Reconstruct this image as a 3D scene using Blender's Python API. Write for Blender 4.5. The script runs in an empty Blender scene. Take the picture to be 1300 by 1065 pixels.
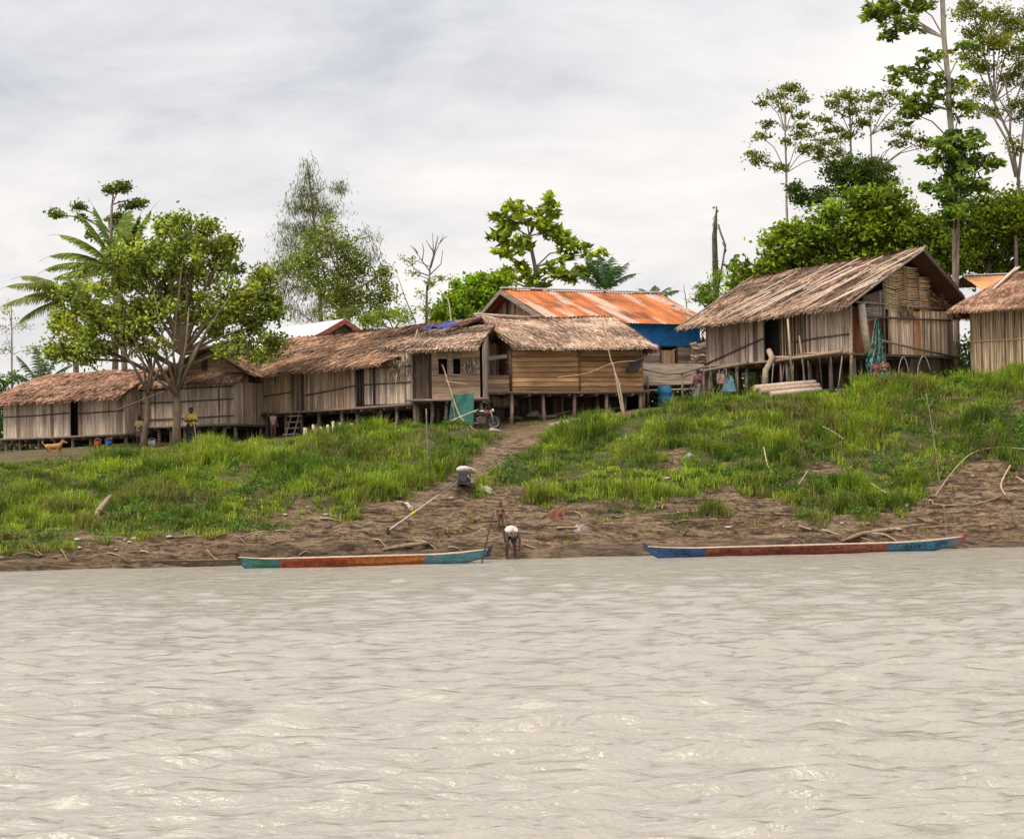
import bpy, math, random
import numpy as np
from mathutils import Vector, Matrix
from mathutils.bvhtree import BVHTree
random.seed(7); RNG = np.random.default_rng(11)
sc = bpy.context.scene
COL = sc.collection
R = math.radians
# ---------------------------------------------------------------- camera frame
CAM = np.array([0., 0., 2.0]); FPX = 2520.0; PITCH = R(2.17); ROLL = R(1.0)
Fv = np.array([0, math.cos(PITCH), math.sin(PITCH)])
U0 = np.array([0, -math.sin(PITCH), math.cos(PITCH)]); R0 = np.array([1., 0, 0])
Uv = U0*math.cos(ROLL)+R0*math.sin(ROLL); Rv = R0*math.cos(ROLL)-U0*math.sin(ROLL)
def P(px, py, Y):
    """world point on depth Y for a measured sight line"""
    d = Fv*FPX+Rv*(px-650)-Uv*(py-532.5)
    return CAM+d*(Y/d[1])
def proj(p):
    v = np.asarray(p)-CAM
    k = v@Fv
    return 650+FPX*(v@Rv)/k, 532.5-FPX*(v@Uv)/k
def onwater(px, py, z=0.0):
    d = Fv*FPX+Rv*(px-650)-Uv*(py-532.5)
    return CAM+d*((z-CAM[2])/d[2])
def V3(*a): return np.array(a, float)
# ---------------------------------------------------------------- noise
def _h(ix, iy, s):
    n = (ix.astype(np.int64)*374761393+iy.astype(np.int64)*668265263+s*1442695041) & 0xffffffff
    n = ((n ^ (n >> 13))*1274126177) & 0xffffffff
    n = (n ^ (n >> 16)) & 0xffff
    return n/65535.0
def vn(x, y, s=0):
    x = np.asarray(x, float); y = np.asarray(y, float)
    ix = np.floor(x); iy = np.floor(y); fx = x-ix; fy = y-iy
    fx = fx*fx*fx*(fx*(fx*6-15)+10); fy = fy*fy*fy*(fy*(fy*6-15)+10)
    a = _h(ix, iy, s); b = _h(ix+1, iy, s); c = _h(ix, iy+1, s); d = _h(ix+1, iy+1, s)
    return (a*(1-fx)+b*fx)*(1-fy)+(c*(1-fx)+d*fx)*fy
def fbm(x, y, s=0, o=4):
    r = 0; a = .5; t = 0
    for i in range(o):
        r = r+a*vn(x*2**i+i*17.3, y*2**i-i*9.1, s+i); t += a; a *= .5
    return r/t
def sstep(a, b, x):
    t = np.clip((np.asarray(x, float)-a)/(b-a), 0, 1); return t*t*(3-2*t)
# ---------------------------------------------------------------- mesh builder
ORG = {}
def cvar(c, j=.15, n=1):
    c = np.array(c, float)
    k = 1+RNG.uniform(-j, j, (n, 1))
    return np.clip(c*k*(1+RNG.uniform(-j*.25, j*.25, (n, 3))), 0, 1)
class MB:
    def __init__(s): s.v = []; s.f = []; s.c = []; s.n = 0; s.sm = []
    def add(s, V, F, C=(.5, .5, .5), smooth=False):
        V = np.asarray(V, float).reshape(-1, 3); F = np.asarray(F, int)
        C = np.asarray(C, float)
        if C.ndim == 1: C = np.tile(C, (len(F), 1))
        s.v.append(V); s.f.append(F+s.n); s.c.append(C); s.sm.append(np.full(len(F), smooth)); s.n += len(V)
        return s
    def hexa(s, b, t, c):
        """b, t: 4 corners each (ccw from above)"""
        F = [[3, 2, 1, 0], [4, 5, 6, 7], [0, 1, 5, 4], [1, 2, 6, 5], [2, 3, 7, 6], [3, 0, 4, 7]]
        return s.add(list(b)+list(t), F, c)
    def box(s, ctr, size, c, ax=None, ay=None):
        ctr = np.array(ctr, float); ax = V3(1, 0, 0) if ax is None else np.array(ax, float)
        ax = ax/np.linalg.norm(ax)
        if ay is None: ay = np.cross(V3(0, 0, 1), ax) if abs(ax[2]) < .99 else V3(0, 1, 0)
        ay = np.array(ay, float); ay /= np.linalg.norm(ay); az = np.cross(ax, ay)
        X = ax*size[0]/2; Yv = ay*size[1]/2; Z = az*size[2]/2
        q = [-X-Yv, X-Yv, X+Yv, -X+Yv]
        return s.hexa([ctr+a-Z for a in q], [ctr+a+Z for a in q], c)
    def tube(s, pts, rad, c, n=7, cap=True):
        pts = [np.array(p, float) for p in pts]
        m = len(pts)
        if np.isscalar(rad): rad = [rad]*m
        V = []; ref = V3(.31, .17, .93)
        for i, p in enumerate(pts):
            d = pts[min(i+1, m-1)]-pts[max(i-1, 0)]; d = d/(np.linalg.norm(d)+1e-9)
            a = np.cross(d, ref)
            if np.linalg.norm(a) < .1: a = np.cross(d, V3(1, 0, 0))
            a /= np.linalg.norm(a); b = np.cross(d, a)
            for k in range(n):
                t = 2*math.pi*k/n; V.append(p+(a*math.cos(t)+b*math.sin(t))*rad[i])
        F = []
        for i in range(m-1):
            for k in range(n):
                F.append([i*n+k, i*n+(k+1) % n, (i+1)*n+(k+1) % n, (i+1)*n+k])
        s.add(V, F, c, True)
        if cap:
            s.v.append(np.array([pts[0], pts[-1]])); o = s.n; s.n += 2
            F2 = []
            for k in range(n):
                F2.append([o-m*n+(k+1) % n, o-m*n+k, o]); F2.append([o-n+k, o-n+(k+1) % n, o+1])
            s.f.append(np.array(F2)); s.c.append(np.tile(np.asarray(c, float).reshape(-1, 3)[:1], (len(F2), 1))); s.sm.append(np.full(len(F2), False))
        return s
    def ell(s, ctr, r, c, n=10, m=7, j=0):
        ctr = np.array(ctr, float); r = np.array(r, float)*np.ones(3); V = []
        for i in range(m+1):
            th = math.pi*i/m
            for k in range(n):
                ph = 2*math.pi*k/n
                V.append(ctr+r*V3(math.sin(th)*math.cos(ph), math.sin(th)*math.sin(ph), math.cos(th))*(1+random.uniform(-j, j)))
        F = [[i*n+k, (i+1)*n+k, (i+1)*n+(k+1) % n, i*n+(k+1) % n] for i in range(m) for k in range(n)]
        return s.add(V, F, c, True)
    def build(s, name, mat, parent=None, org=None):
        V = np.concatenate(s.v); 
        if parent is not None: o0 = ORG[parent.name]
        else: o0 = np.array([V[:, 0].mean(), V[:, 1].mean(), V[:, 2].min()]) if org is None else np.array(org, float)
        me = bpy.data.meshes.new(name)
        Vl = V-o0
        me.vertices.add(len(Vl)); me.vertices.foreach_set('co', Vl.astype(np.float32).ravel())
        sizes = np.concatenate([np.full(len(f), f.shape[1]) for f in s.f])
        idx = np.concatenate([f.ravel() for f in s.f])
        me.loops.add(len(idx)); me.loops.foreach_set('vertex_index', idx.astype(np.int32))
        st = np.concatenate([[0], np.cumsum(sizes)[:-1]])
        me.polygons.add(len(sizes)); me.polygons.foreach_set('loop_start', st.astype(np.int32))
        me.polygons.foreach_set('use_smooth', np.concatenate(s.sm))
        me.update(calc_edges=True); me.validate()
        if len(me.polygons) == len(sizes):
            at = me.attributes.new('col', 'FLOAT_COLOR', 'FACE')
            C = np.concatenate(s.c); C = np.concatenate([C, np.ones((len(C), 1))], 1)
            at.data.foreach_set('color', C.astype(np.float32).ravel())
        else: print('VALIDATE dropped faces', name, len(me.polygons), len(sizes))
        o = bpy.data.objects.new(name, me); COL.objects.link(o)
        if mat: me.materials.append(mat)
        if parent is not None: o.parent = parent
        else: o.location = o0
        ORG[o.name] = o0
        return o
def tag(o, label=None, cat=None, group=None, kind=None):
    if label: o['label'] = label
    if cat: o['category'] = cat
    if group: o['group'] = group
    if kind: o['kind'] = kind
    return o
def empty(name, loc, label, cat, group=None):
    o = bpy.data.objects.new(name, None); COL.objects.link(o); o.location = loc; o.empty_display_size = .3
    ORG[o.name] = np.array(loc, float)
    return tag(o, label, cat, group)
# ---------------------------------------------------------------- materials
def newmat(name):
    m = bpy.data.materials.new(name); m.use_nodes = True; nt = m.node_tree
    b = nt.nodes['Principled BSDF']; return m, nt, b
def attrmat(name, rough=.85, nscale=(3, 3, 3), namt=.35, bump=.0, bscale=None, spec=.3, transl=0, metal=0, hue=None):
    m, nt, b = newmat(name); N = nt.nodes; L = nt.links
    a = N.new('ShaderNodeAttribute'); a.attribute_name = 'col'
    tc = N.new('ShaderNodeTexCoord'); mp = N.new('ShaderNodeMapping'); mp.inputs['Scale'].default_value = nscale
    L.new(tc.outputs['Object'], mp.inputs[0])
    no = N.new('ShaderNodeTexNoise'); no.inputs['Scale'].default_value = 1; no.inputs['Detail'].default_value = 5; no.inputs['Roughness'].default_value = .65
    L.new(mp.outputs[0], no.inputs['Vector'])
    mr = N.new('ShaderNodeMapRange'); mr.inputs[1].default_value = .3; mr.inputs[2].default_value = .7
    mr.inputs[3].default_value = 1-namt; mr.inputs[4].default_value = 1+namt*.8
    L.new(no.outputs[0], mr.inputs[0])
    mx = N.new('ShaderNodeVectorMath'); mx.operation = 'SCALE'
    L.new(a.outputs['Color'], mx.inputs[0]); L.new(mr.outputs[0], mx.inputs['Scale'])
    L.new(mx.outputs[0], b.inputs['Base Color'])
    b.inputs['Roughness'].default_value = rough; b.inputs['Specular IOR Level'].default_value = spec; b.inputs['Metallic'].default_value = metal
    if bump:
        bp = N.new('ShaderNodeBump'); bp.inputs['Strength'].default_value = bump; bp.inputs['Distance'].default_value = .03
        L.new(no.outputs[0], bp.inputs['Height']); L.new(bp.outputs[0], b.inputs['Normal'])
    if transl:
        t = N.new('ShaderNodeBsdfTranslucent'); ms = N.new('ShaderNodeMixShader'); ms.inputs[0].default_value = transl
        g = N.new('ShaderNodeVectorMath'); g.operation = 'MULTIPLY'; g.inputs[1].default_value = (1.15, 1.3, .6)
        L.new(mx.outputs[0], g.inputs[0]); L.new(g.outputs[0], t.inputs[0])
        L.new(b.outputs[0], ms.inputs[1]); L.new(t.outputs[0], ms.inputs[2]); L.new(ms.outputs[0], N['Material Output'].inputs[0])
    return m
M = dict(
    vwood=attrmat('weathered_slats', .9, (9, 9, .9), .55, .5),
    hwood=attrmat('weathered_planks', .9, (1.2, 1.2, 14), .5, .5),
    pole=attrmat('pole_wood', .85, (6, 6, 6), .35, .3),
    thatch=attrmat('palm_thatch', .95, (1.6, 1.6, 1.6), .3),
    leaf=attrmat('foliage', .62, (1.5, 1.5, 1.5), .25, transl=.42, spec=.22),
    grass=attrmat('grass_blades', .6, (.5, .5, .5), .25, transl=.35, spec=.2),
    bark=attrmat('bark', .95, (5, 5, 2), .45, .6),
    cloth=attrmat('cloth', .9, (4, 4, 4), .25, .3),
    paint=attrmat('worn_paint', .55, (3, 3, 9), .45, .1),
    metal=attrmat('painted_metal', .45, (2, 2, 2), .2, spec=.5),
    rust=attrmat('corrugated_sheet', .7, (3, 3, 3), .22, .1),
    skin=attrmat('skin', .5, (9, 9, 9), .12, spec=.4),
    stone=attrmat('debris', .9, (8, 8, 8), .4, .4),
    rub=attrmat('rubber', .8, (5, 5, 5), .2),
)
# ---------------------------------------------------------------- camera object
cd = bpy.data.cameras.new('camera'); cam = bpy.data.objects.new('camera', cd); COL.objects.link(cam)
cd.sensor_width = 36; cd.sensor_fit = 'HORIZONTAL'; cd.lens = FPX/1300*36; cd.clip_end = 5000; cd.clip_start = .5
mw = Matrix.Identity(4)
for i in range(3): mw[i][0] = Rv[i]; mw[i][1] = Uv[i]; mw[i][2] = -Fv[i]; mw[i][3] = CAM[i]
cam.matrix_world = mw; sc.camera = cam
# ---------------------------------------------------------------- world
w = bpy.data.worlds.new('World'); sc.world = w; w.use_nodes = True; nt = w.node_tree; N = nt.nodes; L = nt.links
bg = N['Background']
SUN_EL, SUN_AZ = R(60), R(-135)      # azimuth measured from +Y clockwise: behind the camera, to the left
sky = N.new('ShaderNodeTexSky'); sky.sky_type = 'NISHITA'; sky.sun_disc = False; sky.sun_elevation = SUN_EL; sky.sun_rotation = SUN_AZ
sk = N.new('ShaderNodeVectorMath'); sk.operation = 'SCALE'; sk.inputs['Scale'].default_value = .1; L.new(sky.outputs[0], sk.inputs[0])
tc = N.new('ShaderNodeTexCoord'); sx = N.new('ShaderNodeSeparateXYZ'); L.new(tc.outputs['Generated'], sx.inputs[0])
def math_(op, a=None, b=None, va=0, vb=0):
    n = N.new('ShaderNodeMath'); n.operation = op
    if a is not None: L.new(a, n.inputs[0])
    else: n.inputs[0].default_value = va
    if b is not None: L.new(b, n.inputs[1])
    else: n.inputs[1].default_value = vb
    return n.outputs[0]
zz = math_('ADD', math_('MAXIMUM', sx.outputs[2], vb=0), vb=.26)
cx = math_('DIVIDE', sx.outputs[0], zz); cy = math_('DIVIDE', sx.outputs[1], zz)
cb = N.new('ShaderNodeCombineXYZ'); L.new(cx, cb.inputs[0]); L.new(cy, cb.inputs[1])
def wnoise(scale, off, detail=6, rough=.55, dist=.4):
    mp = N.new('ShaderNodeMapping'); mp.inputs['Location'].default_value = off; mp.inputs['Scale'].default_value = (scale*.8, scale, scale)
    L.new(cb.outputs[0], mp.inputs[0])
    n = N.new('ShaderNodeTexNoise'); n.inputs['Scale'].default_value = 1; n.inputs['Detail'].default_value = detail; n.inputs['Roughness'].default_value = rough; n.inputs['Distortion'].default_value = dist
    L.new(mp.outputs[0], n.inputs['Vector']); return n.outputs[0]
n1 = wnoise(1.1, (3.1, 1.7, 0), 6, .55, .3); n2 = wnoise(3.6, (8, 4, 2), 7, .6, .3)
mixn = math_('ADD', math_('MULTIPLY', n1, vb=.6), math_('MULTIPLY', n2, vb=.4))
cr = N.new('ShaderNodeValToRGB'); L.new(mixn, cr.inputs[0])
e = cr.color_ramp.elements
e[0].position = .39; e[0].color = (.52, .54, .585, 1); e[1].position = .65; e[1].color = (.95, .91, .87, 1)
x = e.new(.48); x.color = (.70, .695, .71, 1); x = e.new(.56); x.color = (.83, .80, .785, 1)
# overcast luminance: brighter towards the zenith
zb = math_('ADD', math_('MULTIPLY', math_('POWER', math_('MAXIMUM', sx.outputs[2], vb=0), vb=1.3), vb=.75), vb=1.0)
cs = N.new('ShaderNodeVectorMath'); cs.operation = 'SCALE'; L.new(cr.outputs[0], cs.inputs[0]); L.new(zb, cs.inputs['Scale'])
mx = N.new('ShaderNodeMix'); mx.data_type = 'RGBA'; mx.inputs[0].default_value = .96
L.new(sk.outputs[0], mx.inputs[6]); L.new(cs.outputs[0], mx.inputs[7]); L.new(mx.outputs[2], bg.inputs[0]); bg.inputs[1].default_value = 1.0
sd = bpy.data.lights.new('sun', 'SUN'); sd.energy = 3.7; sd.angle = R(24); sd.color = (1, .92, .80)
so = bpy.data.objects.new('sun', sd); COL.objects.link(so)
sdir = Vector((math.sin(SUN_AZ)*math.cos(SUN_EL), math.cos(SUN_AZ)*math.cos(SUN_EL), math.sin(SUN_EL)))
so.rotation_euler = sdir.to_track_quat('Z', 'Y').to_euler(); so.location = (0, -20, 60)
vs = sc.view_settings; vs.view_transform = 'Standard'; vs.look = 'None'; vs.gamma = 1; vs.exposure = 0.12
# ---------------------------------------------------------------- terrain
def hor(px): return 628-(px-650)*math.tan(ROLL)
def shoreY(px):
    px = np.clip(px, -2600, 3900); py = 725-.0238*px; return 2*FPX/(py-(628-(px-650)*math.tan(ROLL)))
def ctl(tab, Yf):
    pxs = sorted(tab); zs = [P(p, tab[p], Yf(p))[2] for p in pxs]
    return lambda q: np.interp(q, pxs, zs)
crestY = lambda p: np.interp(p, [0, 1300], [77, 79.5])
zB = ctl({0: 693, 300: 676, 500: 664, 650: 662, 850: 656, 1000: 652, 1150: 646, 1300: 632}, lambda p: shoreY(p)+6)
zC = ctl({0: 598, 150: 588, 300: 575, 420: 560, 520: 547, 580: 545, 640: 562, 700: 555, 760: 544, 850: 525, 950: 509, 1050: 503, 1150: 494, 1300: 482}, crestY)
zD = ctl({0: 573, 150: 564, 240: 563, 300: 560, 400: 551, 500: 540, 640: 528, 700: 527, 815: 518, 900: 513, 1000: 503, 1100: 496, 1230: 482, 1300: 476}, lambda p: 87)
cols = np.concatenate([np.linspace(-2600, -240, 60)[:-1], np.arange(-240, 1540, 4.0), np.linspace(1540, 3900, 60)])
rowsS = np.concatenate([np.linspace(0, 1, 8)[:-1], np.linspace(1, 2, 70)[:-1], np.linspace(2, 3, 90)[:-1], np.linspace(3, 4, 45)[:-1], np.linspace(4, 5, 14)[:-1], np.linspace(5, 6, 8)])
nc, nr = len(cols), len(rowsS)
TX = np.zeros((nr, nc)); TY = TX.copy(); TZ = TX.copy()
for j, c in enumerate(cols):
    s0 = float(shoreY(c)); ky = [s0-7, s0, s0+6, float(crestY(c)), 87, 118, 1600]
    kz = [-1.2, 0, float(zB(c)), float(zC(c)), float(zD(c)), float(zD(c))+.3, float(zD(c))+2]
    yy = np.interp(rowsS, range(7), ky); zz_ = np.interp(rowsS, range(7), kz)
    n5 = (rowsS > .4) & (rowsS < 4.6)
    for _ in range(40):
        z2 = zz_.copy(); z2[1:-1] = (zz_[:-2]+zz_[1:-1]*2+zz_[2:])/4; zz_ = np.where(n5, z2, zz_)
    TY[:, j] = yy; TZ[:, j] = zz_
    TX[:, j] = (c-650)/FPX*yy
S = rowsS[:, None]*np.ones((1, nc))
mudw = sstep(.85, 1.15, S)*(1-sstep(2.2, 2.7, S)); grw = sstep(1.9, 2.4, S)*(1-sstep(3.0, 3.4, S)); flat = sstep(2.9, 3.3, S)*(1-sstep(4.9, 5.2, S))
rel = TY-shoreY(cols)[None, :]
led = fbm(TX*.16+3, rel*.75+.12*TX, 5, 3)                    # ledges left by falling water
terr = rel*.95+led*2.6+.25*fbm(TX*.8, rel*.8, 9, 3)
fr = terr-np.floor(terr)
TZ += mudw*((.22+.30*vn(TX*.25, rel*.5, 12))*(sstep(.0, .16, fr)-fr)+.24*(fbm(TX*1.1, rel*2.6, 21, 4)-.5)+.16*(fbm(TX*2.5, rel*6, 31, 3)-.5))
TZ += grw*(.80*(fbm(TX*.55, TY*.55, 40, 4)-.5)+.1*(fbm(TX*3, TY*3, 44, 3)-.5))
TZ += flat*(.12*(fbm(TX*.7, TY*.7, 50, 3)-.5))
# waterline wobble
TZ += sstep(.7, 1.0, S)*(1-sstep(1.0, 1.25, S))*.08*(fbm(TX*.5, TY*0+2, 60, 3)-.45)
TPX, TPY = proj(np.stack([TX, TY, TZ], -1))
def path_d(px, py):
    """worn footpath climbing from the landing to the huts: signed closeness, 1 on the path"""
    pl = [(575, 622, 14), (598, 603, 13), (622, 580, 16), (650, 562, 15), (690, 545, 13), (740, 531, 10), (800, 521, 7), (885, 509, 4)]
    best = np.zeros_like(px, dtype=float)
    for (x0, y0, w0), (x1, y1, w1) in zip(pl[:-1], pl[1:]):
        dx, dy = x1-x0, (y1-y0)*2.0; l2 = dx*dx+dy*dy
        t = np.clip(((px-x0)*dx+(py-y0)*2*dy)/l2, 0, 1)
        d = np.hypot(px-x0-t*dx, (py-y0)*2-t*dy); w_ = w0+(w1-w0)*t
        best = np.maximum(best, 1-sstep(.8, 1.6, d/(w_*1.25)))
    return best
GL = [(-3000, 707), (-300, 707), (0, 697), (60, 689), (120, 683), (200, 677), (280, 671), (340, 659), (400, 647), (450, 637), (480, 627), (540, 621), (590, 611), (640, 617), (680, 633), (740, 639), (800, 647), (860, 649), (920, 633), (960, 625), (1000, 637), (1050, 655), (1100, 662), (1150, 652), (1190, 619), (1230, 595), (1300, 585), (1700, 567), (4000, 567)]
gx = [a for a, b in GL]; gy = [b for a, b in GL]
def grassmask(px, py, x, y):
    n = fbm(x*.7, y*.7, 70, 4)-.5; n2_ = fbm(x*2.2, y*2.2, 71, 2)-.5
    g = 1-sstep(-6, 9, py-np.interp(px, gx, gy)+70*n+16*n2_)
    g = g*(1-path_d(px+14*n2_, py+8*n))
    for (cx_, cy_, rx, ry) in [(862, 578, 26, 9), (845, 592, 20, 7), (978, 552, 26, 4), (600, 545, 14, 6), (650, 545, 40, 8), (1040, 600, 32, 14), (1295, 515, 16, 12), (930, 590, 14, 5)]:
        g = g*(1-(1-sstep(.6, 1.25, np.hypot((px-cx_)/rx, (py-cy_)/ry)+1.2*n2_)))
    return g
GM = grassmask(TPX, TPY, TX, TY)
GM = np.where(S > 3.35, .55*GM*(1-sstep(3.5, 4.0, S)*.35), GM)
WET = 1-sstep(.1, 1.6, rel+3.5*(fbm(TX*.4, rel*.8, 80, 3)-.5))
DK = fbm(TX*.35, rel*1.7+.2*TX, 85, 4)
Vt = np.stack([TX, TY, TZ], -1).reshape(-1, 3)
ii = np.arange(nr*nc).reshape(nr, nc)
Ft = np.stack([ii[:-1, :-1], ii[:-1, 1:], ii[1:, 1:], ii[1:, :-1]], -1).reshape(-1, 4)
tm, tnt, tb = newmat('river_bank'); N = tnt.nodes; L = tnt.links
def A_(n):
    a = N.new('ShaderNodeAttribute'); a.attribute_name = n; return a.outputs['Color']
sp = N.new('ShaderNodeSeparateColor'); L.new(A_('col'), sp.inputs[0])
tcn = N.new('ShaderNodeTexCoord')
def tn(scale, det=6, rough=.65, dist=0.):
    mp = N.new('ShaderNodeMapping'); mp.inputs['Scale'].default_value = scale; L.new(tcn.outputs['Object'], mp.inputs[0])
    n = N.new('ShaderNodeTexNoise'); n.inputs['Scale'].default_value = 1; n.inputs['Detail'].default_value = det; n.inputs['Roughness'].default_value = rough; n.inputs['Distortion'].default_value = dist
    L.new(mp.outputs[0], n.inputs['Vector']); return n.outputs[0]
def ramp(fac, st):
    r = N.new('ShaderNodeValToRGB'); L.new(fac, r.inputs[0]); e = r.color_ramp.elements
    e[0].position = st[0][0]; e[0].color = (*st[0][1], 1); e[1].position = st[-1][0]; e[1].color = (*st[-1][1], 1)
    for p_, c_ in st[1:-1]: q = e.new(p_); q.color = (*c_, 1)
    return r.outputs[0]
def mixc(f, a, b):
    m = N.new('ShaderNodeMix'); m.data_type = 'RGBA'
    if hasattr(f, 'node'): L.new(f, m.inputs[0])
    else: m.inputs[0].default_value = f
    for s_, v in ((6, a), (7, b)):
        if hasattr(v, 'node'): L.new(v, m.inputs[s_])
        else: m.inputs[s_].default_value = (*v, 1)
    return m.outputs[2]
nA = tn((.8, 5.0, 7), 8, .72, .9); nB = tn((5, 14, 14), 6, .75, .5); nC = tn((1.3, 1.3, 1.3), 5)
mud = ramp(nA, [(.38, (.03, .018, .011)), (.455, (.14, .085, .047)), (.51, (.30, .20, .115)), (.66, (.44, .32, .205))])  # shade of the crevices put into the mud colour by noise
mud = mixc(ramp(nB, [(.40, (.85, .85, .85)), (.50, (0, 0, 0))]), mud, (.075, .045, .027))
mud = mixc(sp.outputs[1], mud, ramp(nA, [(.40, (.045, .029, .018)), (.60, (.24, .16, .095))]))
soil = ramp(nC, [(.35, (.05, .06, .015)), (.5, (.09, .10, .025)), (.65, (.15, .11, .055))])
L.new(mixc(sp.outputs[0], mud, soil), tb.inputs['Base Color'])
tb.inputs['Roughness'].default_value = .8; tb.inputs['Specular IOR Level'].default_value = .3
bp = N.new('ShaderNodeBump'); bp.inputs['Strength'].default_value = 1; bp.inputs['Distance'].default_value = .16
ad = N.new('ShaderNodeMath'); ad.operation = 'ADD'; L.new(nA, ad.inputs[0]); L.new(nB, ad.inputs[1]); L.new(ad.outputs[0], bp.inputs['Height']); L.new(bp.outputs[0], tb.inputs['Normal'])
g_ = MB(); Cc = np.stack([GM, WET, DK], -1); Cf = (Cc[:-1, :-1]+Cc[1:, 1:])/2
g_.add(Vt, Ft, Cf.reshape(-1, 3), True)
ground = tag(g_.build('ground', tm, org=(0, 0, 0)), kind='structure')
# smooth point version of the mask for the shader
me = ground.data; me.attributes.remove(me.attributes['col']); at = me.attributes.new('col', 'FLOAT_COLOR', 'POINT')
at.data.foreach_set('color', np.concatenate([Cc.reshape(-1, 3), np.ones((nr*nc, 1))], 1).astype(np.float32).ravel())
sub = (rowsS > .9) & (rowsS < 5.1)
BV = BVHTree.FromPolygons([tuple(v) for v in Vt], [tuple(f) for f in Ft])
def G(x, y):
    h = BV.ray_cast(Vector((x, y, 60)), Vector((0, 0, -1)))
    return h[0][2] if h[0] else 0.0
def gp(px, Y, dz=0.0):
    """ground point at sight column px and depth Y"""
    x = (px-650)/FPX*Y
    for _ in range(3):
        z = G(x, Y); q = proj(V3(x, Y, z)); x += (px-q[0])*Y/FPX
    return V3(x, Y, G(x, Y)+dz)
def gpp(px, py):
    """first ground hit along the sight line"""
    d = Fv*FPX+Rv*(px-650)-Uv*(py-532.5); d = d/np.linalg.norm(d)
    h = BV.ray_cast(Vector(CAM+d*20), Vector(d)); return np.array(h[0]) if h[0] else gp(px, 80)
# ---------------------------------------------------------------- river
wm, wnt, wb = newmat('muddy_water'); N = wnt.nodes; L = wnt.links
tcn = N.new('ShaderNodeTexCoord')
wb.inputs['Base Color'].default_value = (.315, .285, .238, 1); wb.inputs['Roughness'].default_value = .11; wb.inputs['IOR'].default_value = 1.65
wn1 = tn((1.5, 3.6, 1), 6, .6, .3); wn2 = tn((11, 22, 1), 4, .6)
b1 = N.new('ShaderNodeBump'); b1.inputs['Strength'].default_value = 1; b1.inputs['Distance'].default_value = .14; L.new(wn1, b1.inputs['Height'])
b2 = N.new('ShaderNodeBump'); b2.inputs['Strength'].default_value = .35; b2.inputs['Distance'].default_value = .02; L.new(wn2, b2.inputs['Height']); L.new(b1.outputs[0], b2.inputs['Normal'])
L.new(b2.outputs[0], wb.inputs['Normal'])
ry = 5*np.power(100/5, np.linspace(0, 1, 640)); ru = np.linspace(-.42, .42, 460)
WX = ru[None, :]*ry[:, None]; WY = ry[:, None]*np.ones((1, len(ru))); cell = np.gradient(ry)[:, None]
WZ = np.zeros_like(WX)
wx = WX+.25*(fbm(WX*.5, WY*.5, 90, 2)-.5); wy = WY+.25*(fbm(WX*.5, WY*.5, 91, 2)-.5)
for i in range(60):
    lam = .12*(1.0/.12)**((i+RNG.uniform(0, 1))/60) if i < 54 else RNG.uniform(1.2, 2.4); th = RNG.normal(R(3), R(15)); kx, ky_ = math.sin(th)*2*math.pi/lam, math.cos(th)*2*math.pi/lam
    ph = (wx*kx+wy*ky_)+RNG.uniform(0, 6.28)+5.5*vn(WX*.42/lam**.7+i, WY*.75/lam**.7, 130+i)
    slope = .074*(1.0 if lam < .35 else .9) if lam < 1.1 else .02; amp = slope*lam/(2*math.pi)
    gust = .1+1.8*vn(WX*.6+i*3.1, WY*.9-i*1.7, 160+i)**1.5*1.4
    WZ += amp*np.sin(ph)*gust*sstep(2.2, 4.0, lam/cell)
WZ = WZ*(1-sstep(85, 98, WY))
k = np.arange(WX.size).reshape(WX.shape)
wmb = MB(); wmb.add(np.stack([WX, WY, WZ], -1).reshape(-1, 3), np.stack([k[:-1, :-1], k[:-1, 1:], k[1:, 1:], k[1:, :-1]], -1).reshape(-1, 4), (1, 1, 1), True)
wmb.add([[-1600, -1500, -.14], [1600, -1500, -.14], [1600, 130, -.14], [-1600, 130, -.14]], [[0, 1, 2, 3]])
tag(wmb.build('river_water', wm, org=(0, 0, 0)), kind='structure')
# ================================================================ vegetation helpers (used by roofs too)
def unit(v): return v/(np.linalg.norm(v, axis=-1, keepdims=True)+1e-9)
def leaves(mb, C, ln, wd, c0, c1, up=.8, droop=.0, jit=.25, dirs=None):
    """many small leaf faces centred on C"""
    n = len(C)
    if n == 0: return
    Nn = unit(RNG.normal(size=(n, 3))+np.array([0, 0, up]))
    d = RNG.normal(size=(n, 3)) if dirs is None else dirs+RNG.normal(size=(n, 3))*.35
    d = unit(d-Nn*np.sum(d*Nn, -1, keepdims=True)); d[:, 2] -= droop; d = unit(d)
    s_ = unit(np.cross(Nn, d)); l = ln*RNG.uniform(.6, 1.25, (n, 1)); w_ = wd*RNG.uniform(.7, 1.2, (n, 1))
    bend = np.cross(s_, d)*l*.12
    V = np.stack([C-d*l*.5, C-d*l*.05+s_*w_*.5+bend, C+d*l*.5, C-d*l*.05-s_*w_*.5+bend], 1).reshape(-1, 3)
    F = np.arange(n*4).reshape(n, 4); t = RNG.uniform(0, 1, (n, 1))
    c = (np.array(c0)*(1-t)+np.array(c1)*t)*RNG.uniform(1-jit, 1+jit, (n, 1))
    mb.add(V, F, c)
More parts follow.
